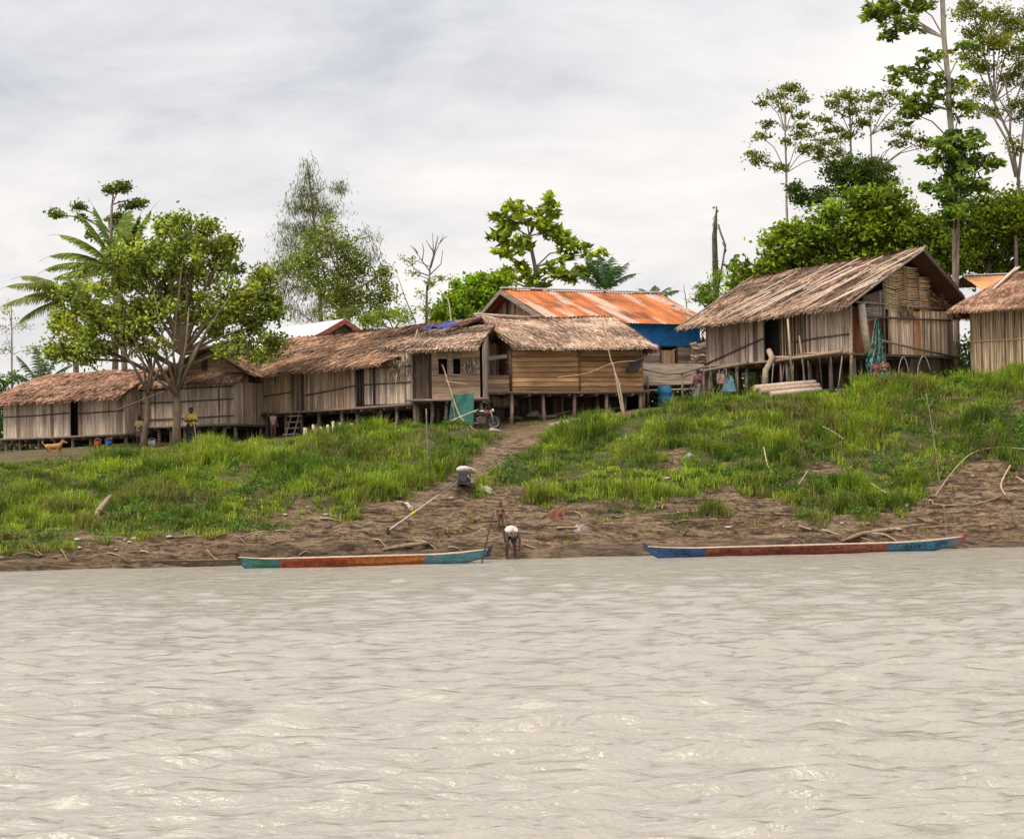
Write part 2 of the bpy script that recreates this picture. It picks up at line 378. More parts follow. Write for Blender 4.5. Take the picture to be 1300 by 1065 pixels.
# ================================================================ building helpers
GREY0 = (.27, .225, .185); GREY1 = (.40, .34, .285)
def v2(a): return np.array([a[0], a[1]], float)
def slats(mb, a, b, z0, z1, nout, w=.13, c0=GREY0, c1=GREY1, th=.025, holes=(), jit=.05, dark=.12, gap=.012):
    """upright slats from a to b; z0, z1 numbers or functions of the distance"""
    a = v2(a); b = v2(b); Lw = np.linalg.norm(b-a); u = (b-a)/Lw; no = v2(nout)
    f0 = z0 if callable(z0) else (lambda t: z0); f1 = z1 if callable(z1) else (lambda t: z1)
    t = 0
    while t < Lw-.02:
        ww = min(w*random.uniform(.55, 1.35), Lw-t); t1 = t+ww
        ok = not any(h0 < (t+t1)/2 < h1 for h0, h1 in holes)
        if ok:
            o = random.uniform(0, .02); g = gap*random.uniform(.3, 1.6)
            p0 = a+u*(t+g/2)+no*o; p1 = a+u*(t1-g/2)+no*o; q = no*th
            jb = random.uniform(-jit, jit*.4); jt = random.uniform(-jit*.5, 0)
            k = random.random(); c = np.array(c0)*(1-k)+np.array(c1)*k
            if random.random() < dark: c = c*random.uniform(.35, .7)
            c = cvar(c*np.array([1.50, 1.36, 1.25]), .16)[0]
            B = [(*(p0+q), f0(t)+jb), (*(p1+q), f0(t1)+jb), (*p1, f0(t1)+jb), (*p0, f0(t)+jb)]
            T = [(*(p0+q), f1(t)+jt), (*(p1+q), f1(t1)+jt), (*p1, f1(t1)+jt), (*p0, f1(t)+jt)]
            mb.hexa(B, T, c)
        t = t1
def planks(mb, a, b, z0, z1, nout, w=.2, c0=(.34, .24, .15), c1=(.45, .33, .21), th=.025, tr=None, joints=(), gap=.012, dark=.1):
    """boards lying one above the other; tr(z) -> (ta, tb)"""
    a = v2(a); b = v2(b); Lw = np.linalg.norm(b-a); u = (b-a)/Lw; no = v2(nout); z = z0
    while z < z1-.03:
        h = min(w*random.uniform(.85, 1.15), z1-z); rng = tr(z+h/2) if tr else (0, Lw)
        cuts = [rng[0]]+[j for j in joints if rng[0] < j < rng[1]]+[rng[1]]
        for ta, tb in zip(cuts[:-1], cuts[1:]):
            if tb-ta < .05: continue
            k = random.random(); c = np.array(c0)*(1-k)+np.array(c1)*k
            if random.random() < dark: c = c*random.uniform(.5, .75)
            c = cvar(c*np.array([1.2, 1.08, .98]), .14)[0]; o = random.uniform(0, .012); q = no*th; s1 = random.uniform(-.008, .008)
            p0 = a+u*(ta+.006)+no*o; p1 = a+u*(tb-.006)+no*o
            B = [(*(p0+q), z+gap/2), (*(p1+q), z+gap/2+s1), (*p1, z+gap/2+s1), (*p0, z+gap/2)]
            T = [(*(p0+q), z+h-gap/2), (*(p1+q), z+h-gap/2+s1), (*p1, z+h-gap/2+s1), (*p0, z+h-gap/2)]
            mb.hexa(B, T, c)
        z += h
def bil(q, s, t): return (q[0]*(1-s)+q[1]*s)*(1-t)+(q[3]*(1-s)+q[2]*s)*t
TH = dict(pink=((.27, .165, .11), (.66, .46, .34)), red=((.23, .115, .07), (.52, .315, .215)), brown=((.16, .085, .05), (.44, .265, .165)), grey=((.20, .12, .08), (.54, .365, .26)))
def thatch(mb, q, pal='pink', row=.15, strip=.085, ln=.42, ragged=1.0, thick=.07, fringe=True, lift=1.0, patch=1.0):
    row *= .72; strip *= .55; ln *= .78; ragged *= .8
    """q: eave0, eave1, ridge1, ridge0 -> leaf strips laid in rows over a mat"""
    q = [np.array(p, float) for p in q]
    c0, c1 = [np.array(c) for c in TH[pal]]
    u = unit(q[1]-q[0]); up = unit(((q[3]+q[2])-(q[0]+q[1]))/2); nrm = unit(np.cross(u, up))
    if nrm[2] < 0: nrm = -nrm
    # the mat, sagging a little between rafters
    Le = np.linalg.norm(q[1]-q[0]); H = np.linalg.norm((q[3]+q[2])/2-(q[0]+q[1])/2)
    ns = max(4, int(Le/.5)); nt_ = max(3, int(H/.4)); top = []; bot = []
    sd_ = random.randint(0, 999)
    sag = lambda s, t: .10*(vn(s*Le*.7, t*H*.9, sd_)-.5)*2*np.clip(min(1, t*4+.3), 0, 1)
    for j in range(nt_+1):
        for i in range(ns+1):
            p = bil(q, i/ns, j/nt_)+nrm*sag(i/ns, j/nt_); top.append(p); bot.append(p-nrm*thick)
    m = (ns+1)*(nt_+1); F = []
    for j in range(nt_):
        for i in range(ns):
            a = j*(ns+1)+i; F.append([a, a+1, a+ns+2, a+ns+1]); F.append([m+a, m+a+ns+1, m+a+ns+2, m+a+1])
    for i in range(ns):
        F.append([i, m+i, m+i+1, i+1]); a = nt_*(ns+1)+i; F.append([a+1, m+a+1, m+a, a])
    for j in range(nt_):
        a = j*(ns+1); F.append([a, a+ns+1, m+a+ns+1, m+a]); b_ = a+ns; F.append([b_, m+b_, m+b_+ns+1, b_+ns+1])
    mb.add(top+bot, F, c0*.55)
    # strips
    rows = int(H/row)+1
    for r in range(-1 if fringe else 0, rows):
        t = max(0, r*row/H+random.uniform(-.1, .1)*row/H); wlen = np.linalg.norm(bil(q, 1, min(t, 1))-bil(q, 0, min(t, 1)))
        n = int(wlen/strip*1.5)+2
        s = (np.arange(n)+RNG.uniform(-.6, .6, n))/n; s = np.clip(s, -.01, 1.01)
        tt = np.clip(t+RNG.normal(0, .25*row/H, n)*ragged, 0, 1.02)
        base = (q[0]*(1-s)[:, None]+q[1]*s[:, None])*(1-tt)[:, None]+(q[3]*(1-s)[:, None]+q[2]*s[:, None])*tt[:, None]
        sg = .10*(vn(s*Le*.7, tt*H*.9, sd_)-.5)*2*np.clip(tt*4+.3, 0, 1)
        base = base+nrm*sg[:, None]
        lat = RNG.normal(0, .26*ragged, n)+.35*(vn(s*wlen*.9, np.full(n, r*.5), 305)-.5)
        down = unit(-up[None]+u[None]*lat[:, None]+nrm[None]*RNG.uniform(.02, .16, n)[:, None]*lift)
        l = ln*RNG.uniform(.5, 1.25, n)[:, None]
        if r < 0 or (r == 0 and fringe):
            down = unit(down+np.array([0, 0, -1.1])*RNG.uniform(.2, 1, n)[:, None]); l = l*.62
        tip = base+down*l+nrm[None]*.015; hi = base+up[None]*.12+nrm[None]*.02
        sw = unit(u[None]+nrm[None]*RNG.normal(0, .35, n)[:, None])*(strip*RNG.uniform(.35, 1.1, n))[:, None]
        V = np.stack([hi-sw*.5, hi+sw*.5, tip+sw*.32, tip-sw*.32], 1).reshape(-1, 3)
        k = np.clip(RNG.normal(.5, .3, n), 0, 1)[:, None]
        big = vn(base[:, 0]*.8+base[:, 2], base[:, 1]*.8, 300)[:, None]; band = vn(np.full(n, r*.9), s*wlen*.35, 301)[:, None]
        c = c0*(1-k)+c1*k; c = c*(1+patch*(.8*(big-.5)+.6*(band-.5)))*RNG.uniform(.75, 1.2, (n, 1))
        dk = RNG.random(n) < .07; c[dk] *= .4
        lt = RNG.random(n) < .05; c[lt] = c[lt]*1.35+.03
        mb.add(V, np.arange(n*4).reshape(n, 4), np.clip(c, 0, .7))
class Hut:
    def __init__(s, name, label, A, B, depth, zf, h, cat='hut', group=None):
        s.A = v2(A); s.B = v2(B); s.L = np.linalg.norm(s.B-s.A); s.u = (s.B-s.A)/s.L
        n = np.array([-s.u[1], s.u[0]]); n = n if n[1] > 0 else -n
        s.n = n; s.D = depth; s.zf = zf; s.h = h; s.zt = zf+h
        m = (s.A+s.B)/2; s.root = empty(name, (m[0], m[1], G(m[0], m[1])), label, cat, group)
    def at(s, t, d=0, z=0):            # t metres along the front, d metres back, z above the floor
        p = s.A+s.u*t+s.n*d; return V3(p[0], p[1], s.zf+z)
    def part(s, name, mb, mat, label=None):
        o = mb.build(name, mat, s.root); 
        if label: o['label'] = label
        return o
    def stilts(s, nx, ny, r=.075, c=(.17, .13, .10), lean=.06, skip=(), name='stilt'):
        for j in range(ny):
            for i in range(nx):
                if (i, j) in skip: continue
                t = s.L*i/(nx-1)+random.uniform(-.15, .15) if 0 < i < nx-1 else s.L*i/(nx-1)+(.08 if i == 0 else -.08)
                d = s.D*j/(ny-1)+(.1 if j == 0 else -.1)
                p = s.at(t, d, -.05); g = G(p[0], p[1])-.15; mb = MB()
                if p[2]-g < .15: continue
                mb.tube([(p[0]+random.uniform(-lean, lean), p[1], g), (p[0]+random.uniform(-lean, lean)*.4, p[1], (g+p[2])/2), p], [r*random.uniform(.9, 1.25), r, r*.9], cvar(c, .25)[0], 6)
                s.part(name, mb, M['pole'])
    def floor(s, c=(.14, .105, .08), ext=.12):
        mb = MB(); q = [s.at(-ext, -ext), s.at(s.L+ext, -ext), s.at(s.L+ext, s.D+ext), s.at(-ext, s.D+ext)]
        mb.hexa([p-V3(0, 0, .10) for p in q], q, c)
        t = 0
        while t < s.L+ext:                                # joist ends and edge boards
            p = s.at(t, -ext-.1, -.15); e = s.at(t, s.D, -.15); mb.tube([p, e], .045, cvar(c, .3)[0], 6); t += random.uniform(.5, .9)
        mb.tube([s.at(-.25, -.22, -.04), s.at(s.L*.5, -.24, -.06), s.at(s.L+.25, -.22, -.03)], .055, cvar((.2, .155, .12), .2)[0], 6)
        s.part('floor', mb, M['pole'])
    def skirt(s, f=.55, c0=(.05, .04, .032), c1=(.12, .09, .07)):  # dark boards added below the floor to keep the undercroft dark
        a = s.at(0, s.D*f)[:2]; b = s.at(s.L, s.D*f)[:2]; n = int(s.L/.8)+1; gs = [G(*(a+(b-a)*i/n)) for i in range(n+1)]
        mb = MB(); slats(mb, a, b, lambda t: float(np.interp(t/s.L*n, range(n+1), gs))-.1, s.zf-.12, -s.n, w=.3, c0=c0, c1=c1, gap=.03); s.part('shade_screen', mb, M['vwood'])
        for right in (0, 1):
            t = s.L if right else 0; mb = MB(); a = s.at(t, s.D*f)[:2]; b = s.at(t, s.D)[:2]; slats(mb, a, b, min(G(*a), G(*b))-.1, s.zf-.12, s.u if right else -s.u, w=.3, c0=c0, c1=c1, gap=.03); s.part('shade_screen', mb, M['vwood'])
    def side(s, right, mat, style='slats', z1=None, gable=None, **k):
        """side wall with an optional gable top: gable = rise"""
        t = s.L if right else 0; a = s.at(t, 0)[:2]; b = s.at(t, s.D)[:2]; no = s.u if right else -s.u; mb = MB()
        g = (lambda d: s.zt+(gable*(1-abs(2*d/s.D-1)) if gable else 0)) if z1 is None else z1
        if style == 'slats': slats(mb, a, b, s.zf, g, no, **k)
        else:
            tr = None
            if gable: tr = lambda z: (0, s.D) if z < s.zt else (s.D/2*(z-s.zt)/gable, s.D-s.D/2*(z-s.zt)/gable)
            planks(mb, a, b, s.zf, s.zt+(gable or 0), no, tr=tr, **k)
        return s.part('wall', mb, mat)
    def back(s, mat, **k):
        mb = MB(); slats(mb, s.at(0, s.D)[:2], s.at(s.L, s.D)[:2], s.zf, s.zt, s.n, w=.3, **k); s.part('wall', mb, mat)
    def roofpts(s, rise, oh, ol, orr, il=0, ir=0, drop=None):
        sl = rise/(s.D/2); dz = sl*oh
        return [s.at(-ol, -oh, s.h-dz), s.at(s.L+orr, -oh, s.h-dz), s.at(s.L+orr-ir, s.D/2, s.h+rise), s.at(-ol+il, s.D/2, s.h+rise), s.at(s.L+orr, s.D+oh, s.h-dz), s.at(-ol, s.D+oh, s.h-dz)]
    def batten(s, t0, t1, z0, z1, d=-.07, r=.028, c=(.10, .075, .055)):
        mb = MB(); mb.tube([s.at(t0, d, z0), s.at((t0+t1)/2, d, (z0+z1)/2+random.uniform(-.03, .03)), s.at(t1, d, z1)], r, c, 6); s.part('batten', mb, M['pole'])
def XY(px, py, Y): return P(px, py, Y)[:2]
def dark_room(hut, t0, t1, z0, z1, d=.5, c=(.035, .028, .024)):  # dark panel set behind an opening, painting the shade of the room inside
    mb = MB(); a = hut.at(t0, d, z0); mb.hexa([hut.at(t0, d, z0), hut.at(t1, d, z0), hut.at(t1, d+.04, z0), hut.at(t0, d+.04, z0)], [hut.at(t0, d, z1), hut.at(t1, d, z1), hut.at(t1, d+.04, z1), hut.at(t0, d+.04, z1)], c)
    hut.part('dark_backing', mb, M['hwood'])
BG = 'stilt houses of the river village'
# ---------------------------------------------------------------- H1 far-left longhouse
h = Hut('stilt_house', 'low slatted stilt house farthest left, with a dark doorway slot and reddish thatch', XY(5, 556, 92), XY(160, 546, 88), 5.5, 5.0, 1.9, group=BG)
h.stilts(8, 3, .09, c=(.22, .18, .14)); h.floor(); h.skirt()
d0, d1 = 4.25, 4.72
mb = MB(); slats(mb, h.A, h.A+h.u*d0, h.zf, h.zt, -h.n, w=.2, c0=(.27, .235, .20), c1=(.40, .355, .305)); h.part('wall', mb, M['vwood'])
mb = MB(); slats(mb, h.A+h.u*d1, h.B, h.zf, h.zt, -h.n, w=.2, c0=(.27, .235, .20), c1=(.42, .37, .315)); h.part('wall', mb, M['vwood'])
h.side(False, M['vwood'], w=.2, gable=1.1); h.side(True, M['vwood'], w=.2, gable=1.1); h.back(M['vwood'])
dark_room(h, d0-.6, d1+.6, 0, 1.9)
for z in (1.02, 1.62): h.batten(.05, d0-.05, z-.03, z+.03); h.batten(d1+.05, h.L-.05, z-.03, z+.02)
rp = h.roofpts(1.15, .55, .5, .3, .3, 0); mb = MB(); thatch(mb, rp[:4], 'red', ln=.5, strip=.1); thatch(mb, [rp[4], rp[5], rp[3], rp[2]], 'red', ln=.5, strip=.14, row=.3); h.part('roof', mb, M['thatch'])
# ---------------------------------------------------------------- H3 hut behind the street of trees
h = Hut('stilt_house', 'grey slatted stilt house behind the spreading tree with a brown boarded gable', XY(166, 545, 89), XY(299, 540, 87), 5.0, 5.32, 1.88, group=BG)
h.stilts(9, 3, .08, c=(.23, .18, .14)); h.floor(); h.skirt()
mb = MB(); slats(mb, h.A, h.B, h.zf, h.zt, -h.n, w=.12, c0=(.28, .235, .205), c1=(.42, .36, .32)); h.part('wall', mb, M['vwood'])
h.side(False, M['vwood']); h.side(True, M['vwood']); h.back(M['vwood'])
for z in (.33, 1.07, 1.62): h.batten(.05, h.L-.05, z-.02, z+.03)
# gable facing the river over a thatched lean-to
Lh = h.L; g0, g1, ga, gz0, gz1 = Lh*.18, Lh+.25, Lh*.70, 2.2, 3.3
mb = MB(); fn = lambda t: h.zf+gz0+.05+(gz1-gz0)*min((t)/(ga-g0), (g1-g0-t)/(g1-ga)); slats(mb, h.at(g0, .75)[:2], h.at(g1, .75)[:2], h.zf+gz0-.35, fn, -h.n, w=.9, c0=(.20, .145, .11), c1=(.25, .185, .14), dark=0, gap=.006); h.part('gable_wall', mb, M['hwood'])
mb = MB(); a = h.at(ga-.35, .70, 2.45); mb.box(a+V3(0, 0, .25), (.28, .05, .5), (.09, .05, .045), ax=(*h.u, 0)); h.part('window', mb, M['hwood'])
mb = MB(); q = [h.at(-.3, -.45, 1.78), h.at(Lh+.3, -.45, 1.82), h.at(Lh+.3, .8, 2.28), h.at(-.3, .8, 2.28)]; thatch(mb, q, 'brown', ln=.4)
q = [h.at(g0-.5, .3, gz0-.35), h.at(g0-.5, 5.3, gz0-.35), h.at(ga, 5.3, gz1+.15), h.at(ga, .3, gz1+.15)]; thatch(mb, q, 'red', fringe=False)
q = [h.at(g1+.3, .3, gz0), h.at(g1+.3, 5.3, gz0), h.at(ga, 5.3, gz1+.15), h.at(ga, .3, gz1+.15)]; thatch(mb, q, 'brown', fringe=False); h.part('roof', mb, M['thatch'])
for s0, s1, z0, z1 in ((g0-.5, ga, gz0-.35, gz1+.2), (g1+.3, ga, gz0, gz1+.2)):
    mb = MB(); mb.tube([h.at(s0, .25, z0), h.at(s1, .25, z1)], .05, (.15, .10, .07)); h.part('barge_board', mb, M['pole'])
# ---------------------------------------------------------------- H4 long hut with the tarpaulin
A4 = XY(292, 528, 91); B4 = A4+(XY(455, 520, 85)-A4)*1.42
h = Hut('stilt_house', 'long brown thatched stilt house with a dark blue tarpaulin over its ridge end', A4, B4, 6.0, 5.85, 2.1, group=BG)
H4 = h
tt = lambda px: float(np.interp(px, [292, 370, 384, 455, 463, 525], [0, h.L*.36, h.L*.425, h.L*.705, h.L*.735, h.L]))
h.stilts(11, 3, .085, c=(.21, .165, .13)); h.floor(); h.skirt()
mb = MB(); slats(mb, h.at(0)[:2], h.at(tt(370))[:2], h.zf, h.zt, -h.n, w=.15, c0=(.26, .20, .15), c1=(.38, .30, .22)); h.part('wall', mb, M['vwood'])
mb = MB(); slats(mb, h.at(tt(384))[:2], h.at(tt(455))[:2], h.zf, h.zt, -h.n, w=.15, c0=(.22, .155, .11), c1=(.40, .34, .29)); h.part('wall', mb, M['vwood'])
mb = MB(); slats(mb, h.at(tt(463))[:2], h.at(h.L)[:2], h.zf, h.zt, -h.n, w=.14, c0=(.32, .265, .23), c1=(.46, .40, .35)); h.part('wall', mb, M['vwood'])
mb = MB()
for p in (455, 459, 463, 476): mb.tube([h.at(tt(p), -.06, -.3), h.at(tt(p), -.06, 2.1)], .06, (.07, .05, .045))
h.part('door_post', mb, M['pole'])
mb = MB(); slats(mb, h.at(tt(372), -.2)[:2], h.at(tt(381), .25)[:2], h.zf, h.zt-.4, -h.n, w=.12, c0=(.10, .07, .055), c1=(.16, .12, .09)); h.part('door', mb, M['vwood'])
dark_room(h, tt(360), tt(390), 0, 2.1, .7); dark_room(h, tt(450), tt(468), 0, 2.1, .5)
h.side(False, M['vwood'], gable=1.45); h.side(True, M['vwood'], gable=1.45); h.back(M['vwood'])
h.batten(.1, tt(368), .62, .86); h.batten(.1, tt(368), 1.78, 1.8); h.batten(tt(386), tt(454), .68, .95); h.batten(tt(464), h.L-.1, .95, .93); h.batten(tt(464), h.L, 1.62, 1.6); h.batten(tt(464), h.L, .08, .02)
rp = h.roofpts(1.5, .7, .5, .9, .1, 0); rp[1] = h.at(h.L-1.3, -.7, h.h-.35); rp[4] = h.at(h.L+.5, h.D+.7, h.h-.35); mb = MB(); thatch(mb, rp[:4], 'brown', ln=.5, ragged=1.3, patch=1.4); thatch(mb, [rp[4], rp[5], rp[3], rp[2]], 'brown', ln=.5, strip=.14, row=.3); h.part('roof', mb, M['thatch'])
for i in range(7):
    s0 = random.uniform(.05, .9); t0 = random.uniform(.1, .5); l_ = random.uniform(.15, .35); mb = MB()
    mb.tube([bil(rp[:4], s0, t0)+V3(0, -.05, .12), bil(rp[:4], min(1, s0+l_), t0+.22)+V3(0, -.05, .12)], .03, cvar((.20, .15, .11), .3)[0], 5); h.part('roof_pole', mb, M['pole'])
# hanging dry fronds at the right corner
mb = MB(); n = 90; c = np.array([h.at(h.L-1.7+2.2*random.random(), -.3, 1.75-.75*random.random()**2) for _ in range(n)]); leaves(mb, c, .75, .06, (.26, .20, .15), (.40, .33, .26), up=0, dirs=np.tile([0, 0, -1.6], (n, 1)))
fr_ = mb.build('dry_fronds', M['thatch']); tag(fr_, 'dry grey palm fronds hanging from the eave beside the dark wooden door', 'palm fronds')
# blue tarpaulin
def cloth(name, quad, nu, nv, c, mat, amp=.12, thick=.012, seed=1, fold=3.0, build=True):
    q = [np.array(p, float) for p in quad]; nn = unit(np.cross(q[1]-q[0], q[3]-q[0])); V = []
    for j in range(nv+1):
        for i in range(nu+1):
            s, t = i/nu, j/nv; V.append(bil(q, s, t)+nn*amp*((fbm(np.array(s*fold), np.array(t*fold*.6), seed, 3)-.5)*2))
    m = len(V); V += [p-nn*thick for p in V]; F = []
    for j in range(nv):
        for i in range(nu):
            a = j*(nu+1)+i; F.append([a, a+1, a+nu+2, a+nu+1]); F.append([m+a, m+a+nu+1, m+a+nu+2, m+a+1])
    mb = MB(); mb.add(V, F, cvar(c, .1, len(F)), True)
    return mb.build(name, mat) if build else mb
a, b = rp[3], rp[2]; u_ = unit(b-a); dn = unit(rp[1]-rp[2]); e_ = b+u_*.1+V3(0, 0, .10)
o = cloth('tarpaulin', [e_-u_*2.6+dn*.9, e_+dn*1.25+V3(0, 0, .05), e_+V3(0, .3, .08), e_-u_*1.9+V3(0, .2, .02)], 22, 14, (.035, .05, .20), M['cloth'], .14, seed=5, fold=6)
tag(o, 'crumpled dark blue tarpaulin lying over the ridge end of the long thatched roof', 'tarpaulin')
# stacked timber and short pickets under and before it
for i, (px, Y) in enumerate([(398, 84.5), (407, 84.4), (416, 84.3), (424, 84.2), (432, 84.1), (447, 84), (388, 84.6)]):
    p = gp(px, Y); mb = MB(); mb.tube([p-V3(0, 0, .2), p+V3(random.uniform(-.04, .04), 0, random.uniform(.3, .55))], random.uniform(.05, .09), cvar((.50, .42, .31), .1)[0], 6)
    tag(mb.build('picket', M['pole']), 'short pale split stake standing in the grass before the long thatched house', 'stake', 'row of pale stakes in front of the long thatched house')
# ladder at the door gap
lad = empty('ladder', gp(368, 86), 'small rickety ladder leaning at the dark door gap of the long thatched house', 'ladder')
a0 = gp(362, 85.5); a1 = gp(372, 85.4); top0 = h.at(tt(375), -.3, .0); top1 = h.at(tt(384), -.3, .0)
for a_, b_ in ((a0, top0), (a1, top1)): mb = MB(); mb.tube([a_, b_], .035, (.20, .15, .12)); mb.build('rail', M['pole'], lad)
for k in range(4): f_ = (k+.6)/4.5; mb = MB(); mb.tube([a0+(top0-a0)*f_-V3(.15, 0, 0), a1+(top1-a1)*f_+V3(.15, 0, 0)], .03, (.27, .2, .15)); mb.build('rung', M['pole'], lad)
# ---------------------------------------------------------------- H5 white-roofed house behind
ap = P(437, 405, 100); far = P(347, 418, 105.0); far[2] = ap[2]
h5 = empty('metal_roofed_house', (far[0], far[1], G(far[0], far[1])), 'house with a clean white metal roof and red barge boards behind the long thatched house', 'house')
ur = unit(far-ap); pr = np.array([-ur[1], ur[0], 0]); pr = pr if pr[0] > 0 else -pr
eL = lambda p: p-pr*3.4-V3(0, 0, 1.75); eR = lambda p: p+pr*3.4-V3(0, 0, 1.75)
def sheet(mb, q, c, nu=60, nv=8, amp=.018, rust=None, thick=.01):
    """corrugated sheet: u along the ridge, v down the slope"""
    q = [np.array(p, float) for p in q]; nn = unit(np.cross(q[1]-q[0], q[3]-q[0])); nn = nn if nn[2] > 0 else -nn; V = []
    Lr = np.linalg.norm(q[1]-q[0]); nu = int(Lr/.038)
    for j in range(nv+1):
        for i in range(nu+1): V.append(bil(q, i/nu, j/nv)+nn*amp*math.sin(i*math.pi/2)+nn*(.03 if j <= nv//2 else 0))
    m = len(V); V += [p-nn*thick for p in V]; F = []; C = []
    for j in range(nv):
        for i in range(nu):
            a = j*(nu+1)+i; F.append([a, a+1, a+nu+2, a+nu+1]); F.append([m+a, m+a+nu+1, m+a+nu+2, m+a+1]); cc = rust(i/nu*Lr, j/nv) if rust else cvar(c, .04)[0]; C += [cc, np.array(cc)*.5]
    mb.add(V, F, C)
mb = MB(); sheet(mb, [eL(ap), eL(far), far, ap], (.58, .59, .62)); sheet(mb, [eR(ap), eR(far), far, ap], (.58, .59, .62)); mb.build('roof', M['metal'], h5)
for e_ in (eL, eR):
    mb = MB(); a, b = ap-ur*.06, e_(ap)-ur*.06; dd = unit(b-a); mb.box((a+b)/2-V3(0, 0, .12), (np.linalg.norm(b-a), .05, .24), (.36, .12, .08), ax=dd, ay=ur); mb.build('barge_board', M['paint'], h5)
mb = MB(); q0 = ap+ur*.5-pr*2.9; q1 = ap+ur*.5+pr*2.9; zz0 = ap[2]-1.6
slats(mb, q0[:2], q1[:2], zz0-3.2, lambda t: ap[2]-.12-1.55*abs(t/2.9-1), -ur[:2], w=.3, c0=(.13, .15, .10), c1=(.16, .18, .12)); mb.build('gable_wall', M['vwood'], h5)
mb = MB(); q2 = far-pr*2.9; slats(mb, q0[:2], q2[:2], zz0-3.2, zz0, -pr[:2], w=.3, c0=(.3, .28, .24), c1=(.4, .36, .3)); mb.build('wall', M['vwood'], h5)
# ---------------------------------------------------------------- H6 hut with window and dark door
h = Hut('stilt_house', 'small stilt house with a dark wooden door and an open window in a planked wall', XY(524, 507, 82.0), XY(613, 504, 81.8), 4.6, 6.0, 2.05, group=BG)
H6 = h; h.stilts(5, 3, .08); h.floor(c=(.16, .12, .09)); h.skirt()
k = h.L/91.0; T = lambda px: (px-524)*k
mb = MB(); slats(mb, h.at(0)[:2], h.at(T(549))[:2], h.zf-.15, h.zt, -h.n, w=.22, c0=(.05, .036, .03), c1=(.085, .06, .048), dark=.3); h.part('door', mb, M['vwood'], 'dark brown boarded door')
mb = MB(); planks(mb, h.at(T(549))[:2], h.at(T(612))[:2], h.zf, h.zf+.95, -h.n, .24, (.33, .24, .17), (.40, .30, .22)); planks(mb, h.at(T(549))[:2], h.at(T(557))[:2], h.zf+.95, h.zt, -h.n, .5, (.30, .22, .16), (.34, .25, .19)); planks(mb, h.at(T(571))[:2], h.at(T(576))[:2], h.zf+.95, h.zt, -h.n, .5, (.34, .25, .19), (.4, .3, .23)); planks(mb, h.at(T(588))[:2], h.at(T(612))[:2], h.zf+.95, h.zt, -h.n, .24, (.28, .20, .15), (.34, .25, .19)); planks(mb, h.at(T(557))[:2], h.at(T(588))[:2], h.zt-.35, h.zt, -h.n, .2, (.22, .16, .12), (.26, .2, .15)); h.part('wall', mb, M['hwood'])
for a_, b_ in ((557, 571), (576, 588)):
    mb = MB()
    for (t0, t1, z0, z1) in ((a_, a_+1.2, 1.0, 1.68), (b_-1.2, b_, 1.0, 1.68), (a_, b_, .95, 1.01), (a_, b_, 1.66, 1.72)): mb.hexa([h.at(T(t0), -.06, z0), h.at(T(t1), -.06, z0), h.at(T(t1), -.02, z0), h.at(T(t0), -.02, z0)], [h.at(T(t0), -.06, z1), h.at(T(t1), -.06, z1), h.at(T(t1), -.02, z1), h.at(T(t0), -.02, z1)], (.36, .27, .2))
    h.part('window', mb, M['hwood'])
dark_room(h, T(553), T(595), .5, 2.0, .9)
mb = MB(); n = 60; c = np.array([h.at(T(590)+random.random()*T(542), -.14, 1.55-.5*random.random()) for _ in range(n)]); leaves(mb, c, .5, .06, (.30, .24, .19), (.48, .40, .33), up=0, dirs=np.tile([0, 0, -2.], (n, 1)))
tag(mb.build('hanging_mat', M['thatch']), 'ragged grey leaf mat hanging beside the open window of the small planked house', 'mat')
h.side(False, M['vwood'], gable=1.1); h.side(True, M['vwood'], gable=1.1); h.back(M['vwood'])
rp = [h.at(-1.25, -.75, 1.98), h.at(h.L-.1, -.75, 2.05), h.at(h.L+.35, 2.3, 3.2), h.at(.5, 2.3, 2.95)]
mb = MB(); thatch(mb, rp, 'pink'); thatch(mb, [h.at(h.L, 5.3, 2), h.at(-1, 5.3, 1.9), rp[3], rp[2]], 'pink', strip=.14, row=.3); h.part('roof', mb, M['thatch'])
# ---------------------------------------------------------------- H7 planked hut with open gable
h = Hut('stilt_house', 'honey-coloured planked stilt house with a pale thatched roof in the middle of the row', XY(648, 498, 84.2), XY(816, 499, 85.6), 5.0, 6.36, 1.9, group=BG)
H7 = h; h.stilts(5, 3, .08, c=(.36, .27, .19)); h.floor(c=(.22, .165, .12)); h.skirt()
mb = MB(); planks(mb, h.A, h.B, h.zf, h.zt, -h.n, .22, (.31, .19, .10), (.56, .38, .22), joints=(h.L*.52,), gap=.028, dark=.15); h.part('wall', mb, M['hwood'])
mb = MB(); planks(mb, h.at(h.L)[:2], h.at(h.L, h.D)[:2], h.zf, h.zt, h.u, .22, (.30, .21, .13), (.42, .3, .19)); h.part('wall', mb, M['hwood'])
mb = MB(); p = h.at(h.L*.52, -.05); mb.tube([p, p+V3(0, 0, 1.85)], .04, (.22, .15, .10)); p = h.at(.02, -.05); mb.tube([p, p+V3(0, 0, 1.85)], .05, (.10, .07, .05)); h.part('corner_post', mb, M['pole'])
h.back(M['vwood'])
